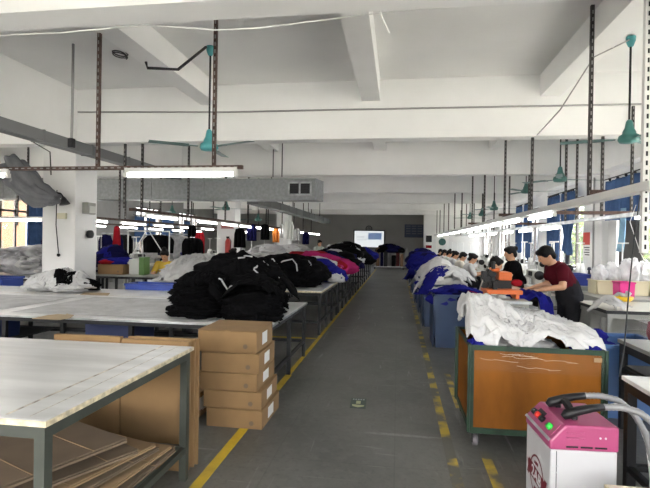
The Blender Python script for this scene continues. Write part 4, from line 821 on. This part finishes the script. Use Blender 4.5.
# tables at the right
table('work_table', 'curved grey edged table carrying the yellow bowl', 'table', 2.14, 4.0, 5.42, 6.35, .79, mat('cream_laminate', (.6, .58, .5), .35), MACH, 2, 2, .045, .035, .2, .05, DARKSTEEL)
def zsheet(x, y):
    z = .802+.09*math.exp(-((x-2.24)/.1)**2-((y-5.62)/.2)**2)
    if x < 2.13: z -= (2.13-x)*1.2
    if y < 5.42: z -= (5.42-y)*1.2
    return z
drape('white crumpled plastic sheet on the left corner of the yellow bowl table', zsheet, (2.23, 5.58), .3, .26, .36, .012, 77, CWHITE, .03, cat='plastic', name='plastic_sheet')
t = tag(obj('bowl', B().lathe([(.02, 0), (.07, .005), (.095, .03), (.1, .06), (.09, .06), (.07, .015), (.02, .01)], 24), mat('yellow_plastic', (.8, .52, .02), .35), None, True), 'small yellow bowl on the cream table at the right', 'bowl'); t.location = aZ(624, 301.5, .792)
p0 = aZ(611, 299, .82); p1 = aZ(622, 291, .85); tag(obj('twisted_cloth', B().tube([p0+Vector((0, 0, -.0)), p0.lerp(p1, .35)+Vector((0, -.1, .03)), Vector((p0.x+.16, p0.y-.02, .86)), Vector((p0.x+.18, p0.y-.04, .91))], [.02, .035, .03, .035], 10), CWHITE, None, True), 'white twisted cloth lying beside the yellow bowl', 'cloth')
table('shelf_table', 'low grey bench along the right windows holding bins and bags', 'bench', 2.5, 4.4, 6.5, 7.6, .80, MACH, MACH, 2, 2, .04, .03, .25, .05, None)
t = thing('basket', 'magenta plastic basket on the window bench at the right', 'basket', (aY(623.5, 299, 6.75).x, 6.75, .803))
def basket(t, w, d, h, m):
    b = B()
    for s in (-1, 1): b.prism([(-w/2*.86, 0), (w/2*.86, 0), (w/2, h), (-w/2, h)], 'y', s*d/2-.006, s*d/2+.006); b.prism([(-d/2*.86, 0), (d/2*.86, 0), (d/2, h), (-d/2, h)], 'x', s*w/2-.006, s*w/2+.006)
    b.b2((-w*.43, -d*.43, 0), (w*.43, d*.43, .012)); obj('body', b, m, t); r = B()
    for s in (-1, 1): r.b2((-w/2-.015, s*d/2-.015, h-.02), (w/2+.015, s*d/2+.015, h)); r.b2((s*w/2-.015, -d/2-.015, h-.02), (s*w/2+.015, d/2+.015, h))
    obj('rim', r, m, t, bevel=.005)
basket(t, .17, .2, .2, mat('magenta_plastic', (.7, .03, .25), .4))
CREAMP = mat('cream_plastic_box', (.55, .5, .33), .5)
for k, (x, y, w, lab) in enumerate(((2.78, 7.2, .26, 'leftmost'), (3.12, 7.15, .32, 'middle'), (3.5, 7.1, .36, 'rightmost'))):
    t = thing('storage_box', 'cream plastic box of bagged goods on the window bench, %s of three' % lab, 'box', (x, y, .803)); basket(t, w, .3, .19, CREAMP)
BAG = film('clear_bag', (.78, .78, .8), .55, .25)
for k, (x, y, z, sx, sz) in enumerate(((2.74, 7.2, .98, .09, .12), (2.92, 7.25, .98, .09, .13), (3.1, 7.15, .98, .11, .17), (3.3, 7.2, .98, .1, .15), (3.5, 7.1, .98, .11, .13))):
    o = tag(obj('plastic_bag', B().crumple((0, 0, 0), (sx, .1, sz), 80+k, 4, .35, k), BAG, None, True), 'clear plastic bag on the window bench boxes, %s of five from the left' % ('first', 'second', 'third', 'fourth', 'fifth')[k], 'plastic bag'); o.location = (x, y, z+sz*.75)
table('work_table', 'grey machine table under the dark blue crate by the white pilaster', 'table', 2.2, 2.95, 7.65, 8.2, .86, MACH, MACH, 2, 2, .04, .03, .2, .04, None)
crate('dark blue crate on the grey table by the white pilaster', 2.58, 7.9, .862, .44, .36, .17, mat('deep_blue_plastic', (.015, .03, .2), .45))
t = thing('sewing_machine', 'dark sewing machine left of the dark blue crate by the pilaster', 'sewing machine', (2.3, 7.95, .86)); obj('bed', B().b2((-.1, -.1, .0), (.1, .1, .06)), MACH, t); obj('arm', B().b2((-.05, -.08, .06), (.09, .08, .3)), BLACK, t, bevel=.02)
tag(obj('spray_bottle', B().lathe([(.0, 0), (.04, 0), (.04, .14), (.02, .18), (.015, .22), (.03, .23), (.02, .27), (0, .27)], 12), mat('dark_bottle', (.03, .03, .05), .4), None, True), 'dark spray bottle standing in front of the white pilaster', 'bottle').location = (2.86, 7.9, .862)
tag(obj('table_riser', B().b2((2.56, 7.0, .0), (3.0, 7.4, .745)), MACH, bevel=.01), 'grey cabinet under the left end of the window bench', 'cabinet')
# tables cut by the right edge
table('side_table', 'white topped table cut by the right edge, beside the pink machine', 'table', 1.335, 2.3, 1.95, 3.16, .68, LAMI2, BLACK, 2, 2, .05, .025, .15, .06, None)
table('side_table', 'grey table at the right edge carrying the magenta bag', 'table', 1.76, 2.7, 3.45, 4.25, .71, MACH, DARKSTEEL, 2, 2, .045, .03, .48, .06, None)
tag(obj('shelf_board', B().b2((1.8, 3.5, .496), (2.66, 4.2, .51)), DARKSTEEL), 'dark shelf under the magenta bag table', 'shelf')
for nm, lab, c, d, m, sd in (('garments', 'folded magenta garments in clear film at the right edge', (2.08, 3.85, .84), (.26, .26, .12), mat('dark_magenta_cotton', (.14, .008, .03), .8, var=.3, bump=.4, bs=12), 91), ('garments', 'red garment parcel on the shelf under the magenta bag', (2.08, 3.85, .58), (.2, .25, .065), CRED, 92)):
    o = tag(obj('garment_parcel', B().crumple((0, 0, 0), d, sd, 4, .18), m, None, True), lab, 'garment parcel'); o.location = c
o = tag(obj('plastic_bag', B().crumple((0, 0, 0), (.3, .3, .15), 91, 4, .2), film('clear_film', (.7, .7, .7), .05, .1), None, True), 'clear film bag around the magenta garments at the right edge', 'plastic bag'); o.location = (2.08, 3.85, .86)
table('side_table', 'small cream table corner at the bottom right in front of the pink machine', 'table', .75, 1.7, .9, 1.875, .6, mat('cream_top', (.6, .55, .45), .4), BLACK, 2, 2, .04, .025, .15, .05, LAMIEDGE)
# ---------------------------------------------------------------- the pink and white machine
t = thing('steam_machine', 'pink and white steam machine with two black handled hoses at lower right', 'machine', (.735, 2.222, 0), .06)
hx, hy = .128, .147; WM = mat('white_machine_sheet', (.40, .40, .41), .35, var=.03)
obj('body', B().b2((-hx, -hy, .06), (hx, hy, .635)), WM, t, bevel=.006)
k = B(); k.prism([(-hx-.004, .635), (hx+.004, .635), (hx+.004, .735), (-hx+.055, .735), (-hx-.004, .672)], 'y', -hy-.004, hy+.004); obj('hood', k, PINKM, t, bevel=.008)
sl = math.atan2(.063, .059); rs = rot('Y', -sl); pc = Vector((-hx+.0255, 0, .7035)); nn = rs @ Vector((0, 0, 1)); 
def onp(y, s): return pc + rs @ Vector((s, 0, 0)) + Vector((0, y, 0)) + nn*.001
c = obj('control_panel', B().box(onp(0, -.0), (.066, .26, .003), rs), PINKM, t)
obj('silver_strip', B().box(onp(0, -.043), (.012, .29, .003), rs), STEEL, t)
for y, m_, nm in ((.095, BLACK, 'knob'), (.0, BLACK, 'knob'), (-.085, mat('green_button', (.03, .5, .06), .35), 'button'), (.05, mat('red_lamp', (.6, .03, .02), .35), 'indicator')):
    q = onp(y, -.005); obj(nm, B().cyl(q, q+nn*.018, .015, .012, 16), m_, c, True)
obj('dial_plate', B().box(onp(.05, .008), (.036, .075, .004), rs), DARKSTEEL, c)
b = B(); [b.b2((-.09+x, -hy-.0075, .648), (-.09+x+.045, -hy-.003, .654)) for x in (.02, .075, .13)]; obj('vent_slot', b, BLACK, t)
b = B(); [b.b2((-.07, -hy-.009, z), (.0, -hy-.003, z+.008)) for z in (.682, .704)]; obj('embossed_rib', b, PINKM, t, bevel=.003)
for x, z, dy in ((-.117, .57, .003), (-.101, .57, .003), (-.117, .545, .003), (-.101, .545, .003), (.06, .69, .006), (.08, .69, .006)): obj('screw', B().cyl((x, -hy-dy, z), (x, -hy, z), .004, seg=8), STEEL, t)
obj('corner_seam', B().b2((-hx+.022, -hy-.0012, .07), (-hx+.0245, -hy, .63)), DARKSTEEL, t)
for sy in (-1, 1):
    for sx in (-1, 1): obj('caster', B().cyl((sx*.1-.012, sy*.115, .03), (sx*.1+.012, sy*.115, .03), .03, seg=14).b2((sx*.1-.015, sy*.115-.015, .03), (sx*.1+.015, sy*.115+.015, .062)), BLACK, t)
# round emblem with a banner across, on the side facing the aisle
LOGO = mat('maroon_print', (.12, .006, .014), .5); e = B(); xf = -hx-.0012; cyy, czz = .005, .455
def ring(r0, r1, ky):
    n = 48
    for i in range(n):
        a, a2 = 2*PI*i/n, 2*PI*(i+1)/n; f_ = e.bm.faces.new([e.bm.verts.new((xf, cyy-math.cos(q)*r*ky, czz+math.sin(q)*r)) for q, r in ((a, r0), (a2, r0), (a2, r1), (a, r1))])
ring(.080, .089, .95)
obj('emblem_ring', e, LOGO, t)
e = B(); rb = rot('X', .0)
def pq(y, z): a = -.12; y, z = y*.72, z*.72; return (cyy-(y*math.cos(a)-z*math.sin(a)), czz+(y*math.sin(a)+z*math.cos(a)))
def poly(pts, x): 
    vs = [e.bm.verts.new((x, *pq(*p))) for p in pts]; e.bm.faces.new(vs)
poly([(-.14, -.045), (.14, -.045), (.14, .045), (-.14, .045)], xf-.0006); poly([(-.165, -.06), (-.125, -.06), (-.125, .03), (-.165, .03), (-.15, -.015)], xf-.0003); poly([(.165, -.03), (.15, .015), (.165, .06), (.125, .06), (.125, -.03)], xf-.0003)
obj('emblem_banner', e, LOGO, t)
def text(name, s, parent, loc, size, m, rotm, ext=.0008):
    cu = bpy.data.curves.new(name, 'FONT'); cu.body = s; cu.size = size; cu.extrude = ext; cu.align_x = 'CENTER'; cu.align_y = 'CENTER'; cu.offset = .001
    o0 = bpy.data.objects.new(name, cu); COL.objects.link(o0); dg = bpy.context.evaluated_depsgraph_get(); me = bpy.data.meshes.new_from_object(o0.evaluated_get(dg)); bpy.data.objects.remove(o0)
    me.materials.clear(); me.materials.append(m); o = bpy.data.objects.new(name, me); COL.objects.link(o); o.parent = parent; o.matrix_local = Matrix.Translation(loc) @ rotm.to_4x4(); return o
rt = Matrix(((0, 0, -1), (-1, 0, 0), (0, 1, 0)))
text('emblem_letters', '2AB', t, Vector((xf-.002, cyy, czz)), .068, WM, rt @ rot('Z', -.12))
for dz, s in ((.055, .02), (-.057, .018)): text('emblem_small_letters', 'A S B' if dz > 0 else 'AAAA', t, Vector((xf-.002, cyy, czz+dz)), s, LOGO, rt)
# handles and hoses on the machine
HOSE = mat('grey_hose', (.2, .2, .205), .4, .2)
for k, (y, x0) in enumerate(((.075, -.03), (-.075, -.02))):
    h = B(); h.tube([(x0-.035, y, .742), (x0-.02, y, .755), (x0+.03, y, .772), (x0+.08, y, .784), (x0+.125, y, .79)], [.012, .021, .019, .016, .015], 12); ho = obj('handle', h, BLACK, t, True)
    pts = [(x0+.12, y, .79), (x0+.19, y, .793), (x0+.26, y-.01, .78), (x0+.32, y-.02, .73), (x0+.37, y-.03, .64), (x0+.40, y-.02, .52), (x0+.42, y, .35), (x0+.40, y+.03, .16), (x0+.34, y+.08, .05), (x0+.25, y+.12, .04)]
    P = []; 
    for i in range(len(pts)-1):
        for j in range(8): P.append(Vector(pts[i]).lerp(Vector(pts[i+1]), j/8))
    for _ in range(3): P = [P[0]]+[(P[i-1]+P[i]*2+P[i+1])/4 for i in range(1, len(P)-1)]+[P[-1]]
    obj('hose', B().tube(P, [.0125+.002*(i % 2) for i in range(len(P))], 10), HOSE, ho, True)
    obj('trigger', B().b2((x0+.0, y-.008, .735), (x0+.02, y+.008, .765)), BLACK, ho)
obj('cradle', B().bar((.0, -.02, .75), (.0, .05, .775), .025, .02), BLACK, t)
wire('thin white hose arching behind the pink machine', [(.86, 2.3, .735), (.95, 2.3, .76), (1.03, 2.3, .73), (1.08, 2.3, .6), (1.1, 2.3, .45), (1.12, 2.35, .2), (1.1, 2.4, .01)], .008, WHITEM, 'hose', 'hose')
wire('black cable running down behind the pink machine', [(.87, 2.35, .5), (.92, 2.36, .45), (.93, 2.4, .2), (1.0, 2.5, .012), (1.2, 2.6, .012)], .008, BLACK)
# ---------------------------------------------------------------- far end
t = thing('screen', 'large lit screen on the far back wall above the navy heap', 'screen', (-1.86, 31.9, 1.15)); w, h = 1.9, 1.05
obj('case', B().b2((-w/2-.06, -.06, -.06), (w/2+.06, .06, h+.06)), BLACK, t, bevel=.01); obj('display', B().b2((-w/2, -.068, 0), (w/2, -.06, h)), emit('lit_screen', (.9, .95, .97), .19), t)
obj('picture', B().b2((-.05, -.072, .5), (.8, -.069, .92)), emit('screen_blue', (.05, .16, .4), .16), t); obj('caption', B().b2((-.8, -.072, .62), (-.3, -.069, .7)).b2((-.8, -.072, .45), (-.15, -.069, .5)), emit('screen_grey', (.6, .65, .7), .14), t)
t = thing('wall_clock', 'round grey clock on the back wall above the screen', 'clock', aY(369, 229, 31.9)); obj('case', B().cyl((0, .02, 0), (0, -.05, 0), .22, seg=28), DARKSTEEL, t, True); obj('face', B().cyl((0, -.05, 0), (0, -.056, 0), .18, seg=28), mat('clock_face', (.3, .3, .3), .5), t); obj('hand', B().b2((-.012, -.062, 0), (.012, -.057, .15)).b2((0, -.062, -.012), (.1, -.057, .012)), BLACK, t)
t = thing('notice_board', 'dull blue notice board on the back wall near the far column', 'notice board', aY(414, 231, 31.95)); obj('board', B().b2((-.6, -.04, -.42), (.6, 0, .42)), mat('dull_blue_board', (.12, .15, .24), .6), t)
b = B(); [b.b2((-.5+c*.36, -.045, .28-r_*.16), (-.22+c*.36, -.04, .34-r_*.16)) for c in range(3) for r_ in range(4)]; obj('lettering', b, mat('board_print', (.3, .33, .4), .6), t)
t = thing('wall_poster', 'white poster with a red foot on the far right column', 'poster', (1.7, 27.88, 1.55)); obj('sheet', B().b2((-.2, -.012, -.4), (.2, .0, .4)), PAPER, t); obj('picture', B().b2((-.16, -.016, -.02), (.16, -.012, .34)), DARKSTEEL, t); obj('red_band', B().b2((-.16, -.016, -.36), (.16, -.012, -.2)), CRED, t)
t = thing('wall_poster', 'round blue green emblem sheet on the far white partition', 'poster', (2.45, 28.13, 1.4)); obj('sheet', B().b2((-.35, -.012, -.6), (.35, 0, .6)), PAPER, t); obj('disc', B().cyl((0, -.02, .15), (0, -.012, .15), .2, seg=24), TEALD, t)
rnd = random.Random(77); SH = [mat('carton_dark', (.16, .09, .05), .8), CNAVY, DARKSTEEL, mat('grey_roll', (.4, .4, .4), .7), CBLACK, mat('dark_red_box', (.15, .03, .03), .7)]
for k in range(13):
    x = -1.1+k*.22; h = rnd.uniform(.6, 1.15); w = rnd.uniform(.07, .12); y = 27.6+rnd.uniform(-.2, .2)
    if k % 4 == 3: b = B().cyl((0, 0, 0), (0, 0, h), .075, seg=14); nm, ct = 'fabric_roll', 'fabric roll'
    else: b = B().b2((-w, -.2, 0), (w, .2, h)); nm, ct = 'stacked_carton', 'carton'
    o = tag(obj(nm, b, SH[3] if k % 4 == 3 else SH[k % 6], bevel=.015), '%s in the clutter at the far end, %s item from the left' % ('pale fabric roll' if k % 4 == 3 else 'dark upright carton', ORD[k].replace('nearest', 'first')), ct); o.location = (x, y, .15)
table('pallet_bench', 'low pale bench under the clutter at the far end of the aisle', 'bench', -1.3, 1.9, 27.1, 28.0, .145, LAMI2, BLACK, 3, 2, .05, .03, None, .02, None)
heap('garment_heap', 'dark navy cloth heap on top of the far end clutter', 'clothes', -1.2, .2, 27.2, 28, .9, 1.4, [CNAVY, CBLACK], 55, 14, 3, .35, .3)
# ================================================================ PEOPLE
EYE = mat('eye_dark', (.01, .008, .008), .3); LIP = mat('lips', (.35, .12, .1), .5)
def ip(b, pts, rs, n=5):
    """tapered chain"""
    for (p, q), (r, s) in zip(zip(pts, pts[1:]), zip(rs, rs[1:])): b.cap(p, q, r, s)
def remesh(o, vox, sm=4):
    m = o.modifiers.new('r', 'REMESH'); m.mode = 'VOXEL'; m.voxel_size = vox; m.use_smooth_shade = True
    s = o.modifiers.new('s', 'SMOOTH'); s.iterations = sm; s.factor = .5; return o
def person(label, loc, rz, J, shirt, pants, vox=.012, hair='bun', sleeve=.5, apron=None, shoes=True, group=None):
    V = Vector; t = thing('person', label, 'person', loc, rz, group); fine = vox < .013
    hip, wa, ch, nk, hd, pit, yaw = (J[k] for k in ('hip', 'waist', 'chest', 'neck', 'head', 'pitch', 'yaw'))
    hip, wa, ch, nk, hd = map(V, (hip, wa, ch, nk, hd)); hm = rot('Z', yaw) @ rot('X', pit)   # head looks along -Y, pitch tips it down
    HD = lambda x, y, z: hd + hm @ V((x, y, z))
    b = B(); b.sph(hd, (.072, .092, .105), 3, hm); b.sph(HD(0, -.03, -.055), (.052, .06, .055), 3, hm); b.sph(HD(0, -.095, -.012), (.013, .018, .022), 2, hm)
    for s in (-1, 1): b.sph(HD(s*.074, .01, -.01), (.012, .022, .032), 2, hm)
    b.cap(nk, HD(0, .02, -.06), .055, .05); ip(b, [hip, wa, ch, nk], [.12, .11, .12, .06])
    for s, k in ((-1, 'l'), (1, 'r')):
        sh, el, wr, hv = V(J['sh'+k]), V(J['el'+k]), V(J['wr'+k]), V(J['hand'+k]).normalized()
        ip(b, [ch, sh, el, wr], [.09, .052, .04, .027]); 
        side = hv.cross(V((0, 0, 1))).normalized(); palm = wr+hv*.075; up = side.cross(hv)
        b.sph(wr+hv*.045, (.04, .05, .017), 2, Matrix((side, hv, up)).transposed())
        for f in range(4):
            r0 = wr+hv*.08+side*(f-1.5)*.0205; L = (.07, .08, .075, .058)[f]; k1 = r0+hv*L*.5-up*.008; k2 = k1+hv*L*.42-up*.024
            ip(b, [wr+hv*.04+side*(f-1.5)*.014, r0, k1, k2], [.011, .0105, .0095, .008])
        th = -1 if k == 'l' else 1; r0 = wr+hv*.03+side*.03*th*-1; ip(b, [r0, r0+hv*.035+side*-.03*th, r0+hv*.07+side*-.032*th-up*.012], [.014, .0115, .009])
        hp, kn, an = hip+V((s*.085, 0, -.03)), V(J['kn'+k]), V(J['an'+k]); ip(b, [hp, kn, an], [.082, .055, .038]); b.cap(an+V((0, .02, -.03)), an+V((0, -.13, -.045)), .035, .03)
    remesh(obj('body', b, SKIN, t, True), vox)
    # clothes follow the limbs
    b = B(); ip(b, [hip+V((0, 0, .03)), wa, ch], [.15, .138, .148]); b.sph(ch, (.17, .115, .12), 3); b.cap(ch, nk+(ch-nk)*.3, .12, .066)
    for k in 'lr':
        sh, el, wr = V(J['sh'+k]), V(J['el'+k]), V(J['wr'+k]); b.cap(ch, sh, .1, .07)
        if sleeve <= 1: b.cap(sh, sh.lerp(el, sleeve), .07, .062)
        else: b.cap(sh, el, .068, .052); b.cap(el, el.lerp(wr, sleeve-1), .052, .04)
    remesh(obj('shirt', b, shirt, t, True), max(vox, .012), 5)
    b = B(); b.sph(hip, (.165, .125, .13), 3)
    for s, k in ((-1, 'l'), (1, 'r')):
        hp, kn, an = hip+V((s*.085, 0, -.03)), V(J['kn'+k]), V(J['an'+k]); ip(b, [hp, kn, kn.lerp(an, .92)], [.105, .078, .066])
    if apron: b.cap(wa, hip, .145, .16)
    remesh(obj('trousers', b, pants, t, True), max(vox, .012), 5)
    for s, k in ((-1, 'l'), (1, 'r')):
        an = V(J['an'+k]); q = B(); q.cap(an+V((0, .02, -.042)), an+V((0, -.14, -.05)), .042, .036); obj('shoe', q, BLACK, t, True)
    b = B(); b.sph(HD(0, .022, .03), (.086, .098, .092), 3, hm); b.sph(HD(0, .06, -.03), (.072, .05, .07), 3, hm); b.sph(HD(0, -.045, .075), (.068, .045, .035), 3, hm)
    for s in (-1, 1): b.sph(HD(s*.07, .0, .03), (.022, .05, .05), 2, hm)
    if hair == 'bun': b.sph(HD(0, .11, .05), (.045, .04, .045), 3, hm)
    if hair == 'topbun': b.sph(HD(0, .04, .13), (.045, .045, .04), 3, hm)
    if hair == 'long': b.sph(HD(0, .07, -.1), (.075, .045, .12), 3, hm)
    remesh(obj('hair', b, HAIR, t, True), max(vox, .012), 2)
    for s in (-1, 1): obj('eye', B().sph(HD(s*.03, -.084, .008), (.012, .007, .006), 2, hm), EYE, t, True)
    obj('mouth', B().sph(HD(0, -.087, -.055), (.02, .008, .005), 2, hm), LIP, t, True)
    return t
STAND = dict(hip=(0, 0, .82), waist=(0, -.03, .95), chest=(0, -.15, 1.12), neck=(0, -.215, 1.225), head=(0, -.30, 1.325), pitch=.62, yaw=-.1,
    shl=(-.16, -.17, 1.165), shr=(.16, -.17, 1.165), ell=(-.24, -.16, .965), elr=(.24, -.2, .965), wrl=(-.13, -.40, .92), wrr=(.12, -.42, .92), handl=(.2, -1, -.15), handr=(-.2, -1, -.15),
    knl=(-.09, -.02, .44), knr=(.09, -.02, .44), anl=(-.09, .02, .075), anr=(.09, .0, .075))
def J(base, **k): d = dict(base); d.update(k); return d
SEAT = dict(hip=(0, 0, .55), waist=(0, -.03, .68), chest=(0, -.10, .88), neck=(0, -.14, 1.0), head=(0, -.19, 1.12), pitch=.45, yaw=0,
    shl=(-.16, -.11, .94), shr=(.16, -.11, .94), ell=(-.23, -.2, .74), elr=(.23, -.2, .74), wrl=(-.12, -.42, .79), wrr=(.12, -.42, .79), handl=(.1, -1, -.1), handr=(-.1, -1, -.1),
    knl=(-.11, -.38, .53), knr=(.11, -.38, .53), anl=(-.11, -.36, .08), anr=(.11, -.36, .08))
MAROON = cloth('maroon_cotton', (.075, .008, .014)); DARKC = cloth('charcoal_cotton', (.02, .02, .023)); YELC = cloth('mustard_cotton', (.55, .38, .06)); PALE = cloth('pale_green_cotton', (.6, .65, .58)); BEIGE = cloth('cream_cotton', (.62, .58, .5))
person('woman in maroon top and black trousers bending over royal blue cloth', (2.08, 6.35, .0), -PI/2+.15, {k: (tuple(c*1.0 for c in v) if isinstance(v, tuple) and not k.startswith('hand') else v) for k, v in STAND.items()}, MAROON, DARKC, .008, 'none', .55, True)
def stool(label, x, y, h=.44):
    if 'stool' in PROTO: return dup(PROTO['stool'], (x, y, 0), 0, label)
    t = thing('stool', label, 'stool', (x, y, 0)); PROTO['stool'] = t; obj('seat', B().b2((-.16, -.16, h-.03), (.16, .16, h)), mat('stool_wood', (.2, .12, .06), .6), t, bevel=.006)
    for a in (-1, 1):
        for c in (-1, 1): obj('leg', B().bar((a*.13, c*.13, h-.03), (a*.15, c*.15, .0), .03), DARKSTEEL, t)
    return t
def worker(label, x, y, rz, shirt, hair='bun', sleeve=.6, jj=None, vox=.016, st=True):
    d = jj or SEAT; person(label, (x, y, 0), rz, d, shirt, DARKC, vox, hair, sleeve)
    if st: stool('small stool under the ' + label.replace(' sitting', '').replace('worker in a', 'worker in').replace(' with her hair up', '').replace(' with her back turned', '').replace('the right aisle row', 'right row'), x, y)
p = aY(509, 255, 9.0); SEATH = J(SEAT, hip=(0, 0, .72), waist=(0, -.03, .86), chest=(0, -.08, 1.06), neck=(0, -.1, 1.18), head=(0, -.13, 1.31), shl=(-.16, -.08, 1.12), shr=(.16, -.08, 1.12), ell=(-.22, -.18, .93), elr=(.22, -.18, .93), wrl=(-.12, -.42, .9), wrr=(.12, -.42, .9), pitch=.3,
    knl=(-.09, -.02, .4), knr=(.09, -.02, .4), anl=(-.09, 0, .075), anr=(.09, 0, .075))
person('woman with a hair bun and black top standing beyond the maroon top', (aY(518, 255, 8.6).x, 8.6, 0), -PI/2, J(SEATH, hip=(0, 0, .8)), CBLACK, DARKC, .012, 'bun', .6)
worker('woman in a cream top sitting with her back turned, left of the orange trays', 1.36, 7.95, PI/2, BEIGE, 'none', .9, J(SEAT, head=(0, -.16, 1.14)), .014)
for i, k in enumerate((2, 3, 4, 5, 6, 7)):
    worker('worker in a %s top sitting at the right aisle row, %s from the camera' % (('white', 'cream', 'white', 'pale green', 'white', 'black')[i], ORD[i]), 1.55, 8.3+1.75*k, PI/2, (CWHITE, BEIGE, CWHITE, PALE, CWHITE, CBLACK)[i], ('bun', 'none', 'bun', 'topbun', 'long', 'none')[i], .9, None, .018)
p = aY(166, 262, 9.55); worker('woman in a mustard top with her hair up sitting at the left bench', p.x, 9.62, .15, YELC, 'topbun', .8, J(SEAT, pitch=.6, head=(0, -.2, 1.13)), .013)
p = aY(318, 250, 18.5); person('person in a pale green shirt standing far down the left side', (p.x, 18.5, 0), .8, J(STAND, pitch=.2, chest=(0, -.06, 1.15), neck=(0, -.08, 1.27), head=(0, -.1, 1.40), shl=(-.17, -.06, 1.2), shr=(.17, -.06, 1.2)), PALE, DARKC, .016, 'none', .8)
for i, k in enumerate((1, 3, 5)):
    worker('worker in a %s top sitting among the left machines' % ('white', 'red', 'navy')[i], -4.18, 11.0+1.6*k, -PI/2, (CWHITE, CRED, CNAVY)[i], 'bun', .9, None, .018)
# ================================================================ LIGHT
w = bpy.data.worlds.new('world'); S.world = w; w.use_nodes = True; n = w.node_tree.nodes; l = w.node_tree.links
sk = n.new('ShaderNodeTexSky'); sk.sky_type = 'NISHITA'; sk.sun_disc = False; sk.sun_elevation = math.radians(50); sk.sun_rotation = math.radians(200); sk.air_density = 1.0; sk.dust_density = 6.0
n['Background'].inputs['Strength'].default_value = .95
hs = n.new('ShaderNodeHueSaturation'); hs.inputs['Saturation'].default_value = .35; l.new(sk.outputs[0], hs.inputs['Color']); l.new(hs.outputs[0], n['Background'].inputs['Color'])
def portal(c, sx, sz, rz):
    a = bpy.data.lights.new('window_portal', 'AREA'); a.shape = 'RECTANGLE'; a.size = sx; a.size_y = sz; a.cycles.is_portal = True
    o = bpy.data.objects.new('window_portal', a); COL.objects.link(o); o.matrix_world = Matrix.Translation(c) @ rz.to_4x4()
for a, c in RW[:6]: portal((XR+.25, (a+c)/2, 1.8), c-a, 1.9, rot('Z', PI/2) @ rot('X', -PI/2) @ rot('X', PI) if False else (rot('Z', -PI/2) @ rot('X', -PI/2)))
for a, c in LW[:6]: portal((XL-.25, (a+c)/2, 1.85), c-a, 2.0, rot('Z', PI/2) @ rot('X', -PI/2))
for a, c in FWN: portal(((a+c)/2, YF-.25, 1.88), c-a, 2.15, rot('X', PI/2))
sn = bpy.data.lights.new('sun', 'SUN'); sn.energy = 6; sn.angle = .02; sn.color = (1, .95, .88); so = bpy.data.objects.new('sun', sn); COL.objects.link(so); so.rotation_euler = (math.radians(22), math.radians(3), 0)
V_ = S.view_settings; V_.view_transform = 'Standard'; V_.look = 'None'; V_.gamma = 1; V_.use_curve_mapping = False; V_.exposure = 1.97
